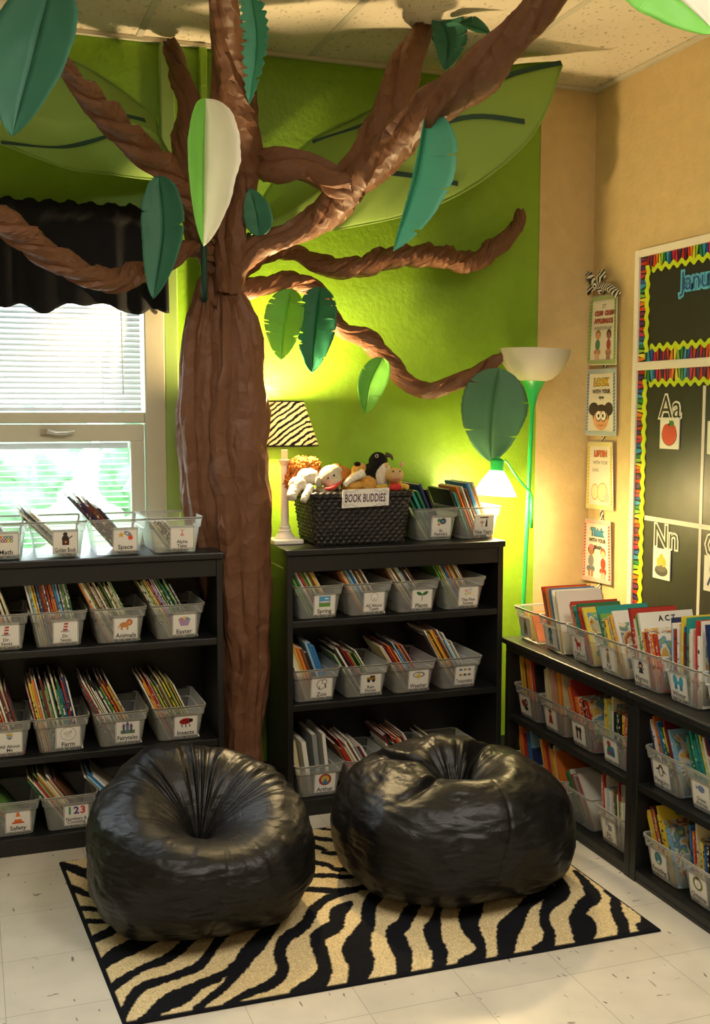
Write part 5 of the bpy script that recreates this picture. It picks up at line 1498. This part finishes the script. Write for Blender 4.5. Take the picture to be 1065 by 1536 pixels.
# 5 penguin / crow
t = thing('plush_toy', 'black and white plush bird with a grey beak, tallest in the basket', 'plush toy', Q(570, 720, 3.89), GR)
plush('body', [('b', Q(567, 692, 3.88), (.036, .034, .036)), ('t', [Q(562, 698, 3.89), Q(558, 722, 3.90), Q(562, 748, 3.90)], [.032, .05]), ('t', [Q(556, 704, 3.88), Q(560, 730, 3.86)], [.02, .02])], PBLK, t, fuzz=.0015)
plush('white_belly', [('b', Q(574, 716, 3.855), (.030, .022, .046), Matrix.Rotation(.12, 4, 'Y')), ('b', Q(577, 702, 3.855), (.022, .018, .02))], PWH, t, vox=.003, fuzz=.001)
plush('beak', [('t', [Q(578, 682, 3.86), Q(586, 684, 3.85), Q(589, 690, 3.84)], [.011, .0035])], plushmat('dark_grey_plush', (.09, .075, .05)), t, vox=.002)
ey = MB(); ey.ball(Q(565, 684, 3.845), (.0075, .004, .0075), 12); obj('eye_ring', ey, PGR, t, smooth=True)
ey = MB(); ey.ball(Q(565, 684, 3.841), (.0045, .003, .0045), 12); obj('eye', ey, M_EYE, t, smooth=True)
# 6 tan plush with a red top
t = thing('plush_toy', 'tan plush toy with round ears and red shirt at the basket right end', 'plush toy', Q(595, 725, 3.83), GR)
plush('body', [('b', Q(592, 713, 3.81), (.036, .030, .030)), ('t', [Q(593, 722, 3.82), Q(594, 745, 3.84)], [.022, .03]), ('t', [Q(580, 730, 3.82), Q(566, 732, 3.80)], [.012, .012]), ('t', [Q(604, 728, 3.82), Q(612, 732, 3.80)], [.012, .012])], PYL, t, fuzz=.0006)
plush('face', [('b', Q(593, 713, 3.80), (.033, .026, .027))], PTAN, t, vox=.003)
plush('ear', [('b', Q(580, 698, 3.80), (.009, .006, .012))], PTAN, t, vox=.002)
plush('ear', [('b', Q(603, 697, 3.80), (.009, .006, .012))], PTAN, t, vox=.002)
plush('red_shirt', [('b', Q(593, 731, 3.795), (.026, .018, .016))], PRED, t, vox=.003)
ey = MB(); ey.ball(Q(590, 707, 3.774), .0036, 10); ey.ball(Q(600, 707, 3.774), .0036, 10); obj('eye', ey, M_EYE, t, smooth=True)
mo = MB(); mo.tube([Q(590, 718, 3.775), Q(595, 720, 3.773), Q(600, 717, 3.776)], .0012, 8); obj('mouth', mo, PRED, t, smooth=True)

# ------------------------------------------------------------------ posters on the right wall
XP = XR - .012
def right_frame(u, v):
    o = PX(u, v, XP)
    return (o, Vector((0, -1, 0)), Vector((0, 0, 1)), Vector((-1, 0, 0)))
M_LAM = mat('laminated_poster_paper', (.80, .74, .60), rough=.17, spec=.6, coat=.3)
def poster(label, u0, v0, u1, v1, tilt, border1, border2, words, fig):
    a, b_ = PX(u0, v0, XP), PX(u1, v1, XP)
    w, h = abs(a.y - b_.y), abs(a.z - b_.z)
    O = (a + b_) / 2
    U = Vector((.0, -cos(tilt), sin(tilt))); V = Vector((0, sin(tilt), cos(tilt))); N = Vector((-1, 0, 0))
    t = thing('poster', label, 'poster', O + N * -.001 - V * h / 2, 'classroom rule posters hanging in a column')
    fr = (O, U, V, N)
    m = MB()
    def curl(x, y): return .006 * (abs(x) / (w / 2)) ** 2 + .004 * (y / (h / 2)) * (x / (w / 2))
    def fn(p, q, z): x = (p - .5) * w; y = (q - .5) * h; return O + U * x + V * y + N * (curl(x, y) + z)
    m.grid(lambda p, q: fn(p, q, 0), 14, 14)
    sh_ = obj('sheet', m, M_LAM, t, smooth=True); s = sh_.modifiers.new('s', 'SOLIDIFY'); s.thickness = .0008; s.offset = -1
    def put(nm, shapes, z0):
        cols = []; mm_ = MB()
        for i, (pts, c) in enumerate(shapes):
            if c not in cols: cols.append(c)
            mm_.add([O + U * (x * w) + V * (y * h) + N * (curl(x * w, y * h) + z0 + (.0003 if len(shapes) < 40 else .00003) * i) for x, y in pts], [tuple(range(len(pts)))], cols.index(c))
        return obj(nm, mm_, [mat('gloss_' + c, c, rough=.17, spec=.6, coat=.3) for c in cols], t)
    B = []
    nx, ny = 6, 9
    for (x0, y0, x1, y1, hor) in ((-.48, .43, .48, .485, 1), (-.48, -.485, .48, -.43, 1), (-.48, -.43, -.40, .43, 0), (.40, -.43, .48, .43, 0)):
        B.append(([(x0, y0), (x1, y0), (x1, y1), (x0, y1)], border1))
        k = nx * 2 if hor else ny * 2
        for i in range(k):
            f0, f1 = i / k, (i + .5) / k
            if hor:
                xa, xb = x0 + (x1 - x0) * f0, x0 + (x1 - x0) * f1; s_ = (x1 - x0) / k * .5
                B.append(([(xa, y0), (xb, y0), (xb + s_, y1), (xa + s_, y1)], border2))
            else:
                ya, yb = y0 + (y1 - y0) * f0, y0 + (y1 - y0) * f1; s_ = (y1 - y0) / k * .5
                B.append(([(x0, ya), (x1, ya + s_), (x1, yb + s_), (x0, yb)], border2))
    put('printed_border', B, .0007)
    for (s, x, y, hh, mw, c, bold) in words:
        tm = MB(); put_text(tm, s, fr, x * w, y * h, hh * h, mw * w, 0, bold=bold)
        for p in tm.v:
            d = p - O; p += N * (curl(d.dot(U), d.dot(V)) + .0016)
        obj('lettering', tm, ink(c), t)
        if bold > .04:
            tm2 = MB(); put_text(tm2, s, fr, x * w, y * h, hh * h, mw * w * 1.05, 0, bold=bold + .05)
            for p in tm2.v:
                d = p - O; p += N * (curl(d.dot(U), d.dot(V)) + .0012)
            obj('lettering_outline', tm2, M_INK, t)
    figs = fig if isinstance(fig[0], list) else [fig]
    for fg in figs: put('drawing', [((ell(sh[1], sh[2], sh[3], sh[4], 20) if sh[0] == 'e' else ([(sh[1], sh[2]), (sh[3], sh[2]), (sh[3], sh[4]), (sh[1], sh[4])] if sh[0] == 'r' else list(sh))), c) for sh, c in fg], .0008)
    return t
def kid(x, y, s, hair, skin, top, legs):
    return [(E_(x, y + .17 * s, .085 * s, .065 * s), hair), (E_(x, y + .15 * s, .068 * s, .05 * s), skin), (E_(x, y + .03 * s, .075 * s, .075 * s), top),
            (E_(x - .05 * s, y - .07 * s, .055 * s, .035 * s), legs), (E_(x + .05 * s, y - .07 * s, .055 * s, .035 * s), legs), (R(x - .06 * s, y - .17 * s, x - .015 * s, y - .08 * s), skin), (R(x + .015 * s, y - .17 * s, x + .06 * s, y - .08 * s), skin)]
kk = 'e8b090'
poster('green bordered poster of two seated children, topmost of the column', 886, 446, 926, 546, -.03, '9cb070', '5f9a3c',
       [('SIT', 0, .34, .06, .4, '3a3230', .0), ('CRISS', -.18, .24, .06, .34, 'b05038', .05), ('CROSS', .2, .24, .06, .34, 'b05038', .05), ('APPLESAUCE', 0, .13, .06, .72, 'b05038', .05), ('HANDS IN LAP', 0, .03, .05, .68, '2a2422', .0)],
       [kid(-.18, -.24, 1.05, '8a6a3a', 'd09870', '3f7a4a', 'b8825a'), kid(.2, -.24, 1.05, '3a1a14', '8a5a40', '9a3a30', 'b08060')])
poster('blue checked poster with a cartoon face with two hair bunches, second in the column', 881, 554, 925, 655, .0, 'a8b8c0', '4f7f9a',
       [('LOOK', 0, .30, .10, .60, 'd8b030', .06), ('WITH YOUR', 0, .16, .06, .62, '2a2422', .03), ('eyes', 0, .06, .055, .32, '2a2422', .03)],
       [(E_(-.24, -.10, .15, .10), '2a2422'), (E_(.24, -.10, .15, .10), '2a2422'), (E_(0, -.20, .26, .17), '2a2422'), (E_(0, -.26, .235, .15), 'dca070'), (E_(-.08, -.20, .095, .085), '3a2a22'), (E_(.08, -.20, .095, .085), '3a2a22'), (E_(-.08, -.20, .08, .07), 'f0ece0'), (E_(.08, -.20, .08, .07), 'f0ece0'),
        (E_(-.07, -.20, .03, .026), '1a1615'), (E_(.07, -.20, .03, .026), '1a1615'), (E_(0, -.33, .10, .018), '7a3020'), (E_(0, -.323, .10, .016), 'dca070')])
poster('yellow bordered poster with orange heading, third in the column', 883, 661, 920, 768, .02, 'd8cc88', 'c8b040',
       [('LISTEN', 0, .32, .08, .60, 'd06838', .05), ('WITH YOUR', 0, .19, .05, .56, '4a4030', .0), ('EARS', -.18, .08, .05, .26, '4a4030', .0)],
       [(E_(-.2, -.24, .13, .12), 'b89850'), (E_(-.2, -.24, .115, .105), 'e6d6a8'), (E_(.08, -.24, .19, .14), 'b89850'), (E_(.08, -.24, .175, .125), 'e6d6a8'), (E_(.24, -.32, .1, .07), 'b0bca8')])
poster('red checked poster with blue heading and two standing children, lowest in the column', 877, 776, 917, 880, .02, 'dcb0a4', 'b84a44',
       [('Think', 0, .30, .11, .66, '3f88b0', .06), ('WITH YOUR', 0, .17, .06, .64, '2a2422', .03), ('BRAIN', .02, .06, .06, .36, '2a2422', .03)],
       [kid(-.22, -.20, 1.25, '3a1a14', 'a87850', '8a8a8a', '5f7080') + [(E_(-.2, .06, .09, .045), 'c87878')], kid(.2, -.22, 1.2, 'a85a30', 'e0b090', 'b04030', 'b04030')])
# zebra ribbon with a bow
mzr = bpy.data.materials.new('zebra_ribbon_cloth'); mzr.use_nodes = True
b = mzr.node_tree.nodes['Principled BSDF']; b.inputs['Roughness'].default_value = .5
tc = nd(mzr, 'ShaderNodeTexCoord'); wv = nd(mzr, 'ShaderNodeTexWave'); wv.inputs['Scale'].default_value = 26; wv.inputs['Distortion'].default_value = 4; wv.inputs['Detail'].default_value = 1
wv.bands_direction = 'DIAGONAL'; ln(mzr, tc.outputs['Object'], wv.inputs['Vector'])
cr = nd(mzr, 'ShaderNodeValToRGB'); cr.color_ramp.interpolation = 'CONSTANT'; cr.color_ramp.elements[0].color = (.01, .01, .01, 1); cr.color_ramp.elements[1].position = .5; cr.color_ramp.elements[1].color = (.78, .74, .62, 1)
ln(mzr, wv.outputs['Fac'], cr.inputs['Fac']); ln(mzr, cr.outputs['Color'], b.inputs['Base Color'])
rt = thing('zebra_ribbon', 'black and white zebra ribbon with a bow holding the column of posters', 'ribbon', PX(903, 440, XP))
def strip(path, w, lift=None, n=10):
    """ribbon through photo points on the wall plane; lift in metres off the wall"""
    m = MB(); pts = []
    for i, (u, v, l, ww) in enumerate(spline(path, n)):
        p = PX(u, v, XP) + Vector((-l, 0, 0)); pts.append((p, ww))
    vs = []
    for i, (p, ww) in enumerate(pts):
        tg = (pts[min(i + 1, len(pts) - 1)][0] - pts[max(i - 1, 0)][0]).normalized()
        nn = tg.cross(Vector((-1, 0, 0))).normalized() * w * ww
        vs += [p + nn, p - nn, p - nn + Vector((.0008, 0, 0)), p + nn + Vector((.0008, 0, 0))]
    fs = [(i * 4 + k, i * 4 + (k + 1) % 4, i * 4 + 4 + (k + 1) % 4, i * 4 + 4 + k) for i in range(len(pts) - 1) for k in range(4)]
    return m.add(vs, fs)
obj('hanging_strip', strip([(905, 430, -.006, 1), (905, 560, -.006, 1), (902, 700, -.006, 1), (898, 860, -.006, 1), (896, 892, .0, 1)], .012), mzr, rt)
def petal(nm, pts, lift):
    m = MB(); c = Vector((0, 0, 0)); q = [PX(u, v, XP) for u, v in pts]
    for p in q: c += p / len(q)
    k = Vector(PX(897, 428, XP))
    q = [p + Vector((-.008 - lift * min(1, (p - k).length / .05), 0, 0)) for p in q]
    n = len(q); cc = c + Vector((-.016 - lift, 0, 0))
    vs = q + [p + Vector((.003, 0, 0)) for p in q] + [cc, c + Vector((-.004 - lift * .6, 0, 0))]
    fs = [(i, (i + 1) % n, 2 * n) for i in range(n)] + [(n + (i + 1) % n, n + i, 2 * n + 1) for i in range(n)] + [(i, n + i, n + (i + 1) % n, (i + 1) % n) for i in range(n)]
    obj(nm, m.add(vs, fs), mzr, rt)
petal('bow_loop', [(881, 405), (894, 409), (897, 419), (896, 428), (891, 428), (887, 420), (880, 420)], .014)
petal('bow_loop', [(913, 404), (915, 415), (905, 424), (898, 429), (897, 422), (899, 414), (905, 407)], .014)
petal('bow_tail', [(894, 426), (897, 432), (888, 441), (878, 450), (871, 454), (874, 441), (886, 429)], .004)
petal('bow_tail', [(903, 425), (913, 424), (922, 428), (935, 439), (927, 447), (917, 439), (900, 431)], .004)
petal('bow_tail', [(897, 428), (903, 431), (907, 440), (902, 441), (897, 434)], .004)
obj('ribbon_end', strip([(896, 882, .004, .7), (900, 889, .012, 1), (896, 895, .01, 1), (893, 902, .004, .7)], .013), mzr, rt)
obj('bow_knot', MB().ball(PX(897, 428, XP) + Vector((-.016, 0, 0)), (.010, .014, .013), 14), mzr, rt, smooth=True)

# ------------------------------------------------------------------ bulletin board
XB = XR - .002
def BP(y, z, d=0): return Vector((XB - d, y, z))
s_ = XR / 2.53
YL = 3.752 * s_ + .0; YE = 1.70
ZTOP, ZMID, ZBOT = PX(957, 377, XR).z, PX(956, 550, XR).z, .46
bb = thing('bulletin_board', 'black bulletin board with white frame, rainbow border and alphabet cards', 'bulletin board', (XB, YL - .8, ZBOT))
brs = MB(); FWD = .030
for (ya, yb_, za, zb) in ((YL - FWD, YL, ZBOT, ZTOP), (YE, YL - FWD, ZTOP - FWD, ZTOP), (YE, YL - FWD, ZMID - FWD * .55, ZMID + FWD * .55), (YE, YL - FWD, ZBOT, ZBOT + FWD), (YE - FWD, YE, ZBOT, ZTOP)):
    brs.box((XB - .018, ya, za), (XB, yb_, zb))
obj('frame', brs, M_WHITEFRAME, bb, bevel=.003)
M_BPAPER = mat('black_paper_backing', (.020, .019, .016), rough=.42, bump=.35, bscale=7, detail=2)
obj('backing', MB().box((XB - .008, YE, ZBOT + FWD), (XB - .001, YL - FWD, ZTOP - FWD)), M_BPAPER, bb)
RAIN = ['b02828', '6a2350', 'c8402a', 'd87828', 'dccc40', '7fae38', '1f7a44', '2f88b0', '234f94', 'a82050', 'b83828', '4a2058']
rnd = random.Random(4)
def rainbow(p0, p1, inw, wid):
    """border strip of wedge-shaped coloured pencils between two wall points; inw = inward direction"""
    m = MB(); d = (p1 - p0); L_ = d.length; d.normalize()
    m.add([p0, p1, p1 + inw * wid, p0 + inw * wid], [(0, 1, 2, 3)], 12)
    x = 0; i = rnd.randrange(12)
    off = Vector((-.0006, 0, 0))
    while x < L_ - .004:
        w = rnd.uniform(.016, .026); w = min(w, L_ - x)
        k0, k1 = (.08, .34) if i % 2 else (.30, .06)
        sl = rnd.uniform(-.006, .006)
        a0, a1, b0, b1 = x + w * k0, x + w * (1 - k0), x + w * k1 + sl, x + w * (1 - k1) + sl
        q = [p0 + d * max(0, min(L_, a0)) + off, p0 + d * max(0, min(L_, a1)) + off, p0 + d * max(0, min(L_, b1)) + inw * wid * .93 + off, p0 + d * max(0, min(L_, b0)) + inw * wid * .93 + off]
        m.add(q, [(0, 1, 2, 3)], i % 12)
        x += w * .88; i += 1
    return m
def wavy(p0, p1, inw, wid, amp, per_, ph=0):
    m = MB(); d = (p1 - p0); L_ = d.length; d.normalize(); n = int(L_ / .004); vs = []
    for i in range(n + 1):
        s = L_ * i / n
        e1 = wid * .5 + amp * sin(2 * pi * s / per_ + ph); e0 = -wid * .5 + amp * sin(2 * pi * s / per_ + ph + (pi if amp < .003 else 0))
        for e, o_ in ((e0, -.0016), (e1, -.0016), (e1, -.0006), (e0, -.0006)):
            vs.append(p0 + d * s + inw * e + Vector((o_, 0, 0)))
    fs = [(i * 4 + k, i * 4 + (k + 1) % 4, i * 4 + 4 + (k + 1) % 4, i * 4 + 4 + k) for i in range(n) for k in range(4)]
    return m.add(vs, fs)
RM_ = [mat('gloss_' + c, c, rough=.17, spec=.6, coat=.3) for c in RAIN] + [mat('border_black', (.012, .010, .012), rough=.25)]
M_RIC = mat('lime_wavy_border', (.52, .66, .02), rough=.35)
BWD = .052
for (z0, z1) in ((ZMID + FWD * .55, ZTOP - FWD), (ZBOT + FWD, ZMID - FWD * .55)):
    y0, y1 = YL - FWD, YE
    for (a, c, inw) in ((BP(y0, z0, .0085), BP(y0, z1, .0085), Vector((0, -1, 0))), (BP(y0 - BWD * .8, z1, .0085), BP(y1, z1, .0085), Vector((0, 0, -1))), (BP(y0 - BWD * .8, z0, .0085), BP(y1, z0, .0085), Vector((0, 0, 1)))):
        obj('rainbow_border', rainbow(a, c, inw, BWD), RM_, bb)
        obj('wavy_border', wavy(a + inw * BWD + (c - a).normalized() * BWD * .7 - Vector((.0008, 0, 0)), c + inw * BWD - (c - a).normalized() * (BWD * .7 if inw.z == 0 else 0) - Vector((.0008, 0, 0)), inw, .020 if inw.z else .026, .0075 if inw.z else .0048, .050), M_RIC, bb)
# white dividers of the alphabet grid
dv = MB()
ydv = PX(1058, 650, XB).y
zh = PX(1000, 781, XB).z
for y in (ydv, ydv - .42, ydv - .84): dv.box((XB - .0100, y - .008, ZBOT + .10), (XB - .0085, y + .008, ZMID - .085))
for z in (zh,): dv.box((XB - .0101, YE, z - .009), (XB - .0085, YL - .10, z + .009))
obj('grid_strip', dv, mat('white_grid_tape', (.72, .66, .56), rough=.4), bb)
def letter_out(s, u, v, h, fill, outl, mw=None, dil=.05):
    o = PX(u, v, XB - .010); fr = (o, Vector((0, -1, 0)), Vector((0, 0, 1)), Vector((-1, 0, 0)))
    a = MB(); put_text(a, s, fr, 0, 0, h, mw, .0002, bold=dil)
    obj('letter_outline', a, outl, bb)
    c = MB(); put_text(c, s, fr, 0, 0, h, (mw * .97 if mw else None), .0006, bold=.0)
    obj('letter', c, fill, bb)
WHT = mat('white_chalk_marker', (.80, .76, .66), rough=.5)
o1 = letter_out('Aa', 1005, 610, .088, M_BPAPER, WHT, None, .055)
letter_out('Nn', 999, 805, .088, M_BPAPER, WHT, None, .055)
letter_out('Bb', 1085, 606, .088, M_BPAPER, WHT, None, .055)
letter_out('Oo', 1080, 820, .088, M_BPAPER, WHT, None, .055)
# January: light blue halo, dark blue letters
o = PX(1066, 419, XB - .010); fr = (o, Vector((0, -1, 0)), Vector((0, 0, 1)), Vector((-1, 0, 0)))
a = MB(); put_text(a, 'January', fr, -.03, 0, .070, None, .0002, bold=.085); obj('word_halo', a, mat('light_blue_card', (.10, .42, .62), rough=.4), bb)
a = MB(); put_text(a, 'January', fr, -.03, 0, .070, None, .0009, bold=.0); obj('word', a, mat('dark_blue_print', (.02, .06, .25), rough=.4), bb)
def wallcard(label, u, v, w, h, shapes, grp='alphabet picture cards'):
    o = PX(u, v, XB - .014); fr = (o, Vector((0, -1, 0)), Vector((0, 0, 1)), Vector((-1, 0, 0)))
    t = obj('picture_card', MB().prism([(-w / 2, -h / 2), (w / 2, -h / 2), (w / 2, h / 2), (-w / 2, h / 2)], fr, -.004, .0), M_CARD, base=o)
    tag(t, label, 'card', grp)
    art('picture', shapes, fr, w, h, t, z0=.0006, local=False)
wallcard('white card with a red apple under the large letters Aa', 1004, 650, .120, .120, [(E_(0, -.04, .40, .36), '2a1a14'), (E_(-.15, 0, .23, .30), 'c84030'), (E_(.15, 0, .23, .30), 'c84030'), (E_(0, -.1, .34, .28), 'c84030'), (E_(.12, .32, .12, .09), '3a7a3a'), (L(0, .2, .02, .42, .04), '4a3018')])
wallcard('white card with yellow chicks in a nest under the letters Nn', 992, 846, .110, .120, [(E_(0, -.22, .38, .18), '4a4a44'), (E_(0, -.16, .3, .1), '6a665a'), (E_(-.14, .06, .13, .15), 'd8b040'), (E_(.14, .06, .13, .15), 'd8b040'), (E_(0, .18, .13, .16), 'd8b040')])
wallcard('white card with an orange bear picture at the right photo edge', 1077, 657, .120, .120, [(E_(0, 0, .34, .38), 'c88838'), (E_(-.2, .3, .12, .1), 'c88838'), (E_(.2, .3, .12, .1), 'c88838'), (E_(0, -.06, .16, .14), 'e8d0a0')])
wallcard('white card with a dark blue creature at the right photo edge, lower row', 1071, 862, .115, .130, [(E_(0, .14, .22, .22), '2f3a78'), (L(-.1, 0, -.3, -.34, .09), '2f3a78'), (L(.1, 0, .3, -.34, .09), '2f3a78'), (L(0, 0, -.05, -.4, .09), '2f3a78')])

# ------------------------------------------------------------------ light: ceiling troffers behind the camera, daylight
M_TROF = mat('troffer_diffuser', (.9, .9, .85), rough=.5, emit=(1.0, .93, .80), estr=2.0)
def troffer(x, y, label, w):
    t = thing('ceiling_light', label, 'ceiling light', (x, y, ZC - .05), 'recessed fluorescent ceiling lights')
    f = MB(); f.box((x - .30, y - .60, ZC - .03), (x - .28, y + .60, ZC - .005)); f.box((x + .28, y - .60, ZC - .03), (x + .30, y + .60, ZC - .005))
    f.box((x - .28, y - .60, ZC - .03), (x + .28, y - .58, ZC - .005)); f.box((x - .28, y + .58, ZC - .03), (x + .28, y + .60, ZC - .005))
    obj('frame', f, M_GRIDM, t)
    obj('diffuser', MB().box((x - .279, y - .579, ZC - .022), (x + .279, y + .579, ZC - .014)), M_TROF, t)
    l = bpy.data.lights.new('troffer_light', 'AREA'); l.shape = 'RECTANGLE'; l.size = .55; l.size_y = 1.15; l.energy = w; l.color = (1.0, .92, .80)
    o = bpy.data.objects.new('troffer_light', l); COL.objects.link(o); o.location = (x, y, ZC - .04)
troffer(.32, 1.30, 'recessed ceiling light overhead, nearer the window', 29)
troffer(1.64, 1.30, 'recessed ceiling light overhead, nearer the board wall', 27)
troffer(-1.5, -1.8, 'recessed ceiling light far behind the camera', 20)

wd = bpy.data.worlds.new('daylight'); SC.world = wd; wd.use_nodes = True
bg = wd.node_tree.nodes['Background']
bg.inputs['Color'].default_value = (.86, .94, 1.0, 1); bg.inputs['Strength'].default_value = 11.0
# daylight entering through the window
def portal(loc, rot, sx, sy):
    l = bpy.data.lights.new('window_daylight', 'AREA'); l.shape = 'RECTANGLE'; l.size = sx; l.size_y = sy; l.energy = 1
    l.cycles.is_portal = True
    o = bpy.data.objects.new('window_portal', l); COL.objects.link(o); o.location = loc; o.rotation_euler = rot
portal((-.2, YB + .10, 1.54), (radians(-90), 0, 0), 1.7, 1.4)
vs_.exposure = 0.08
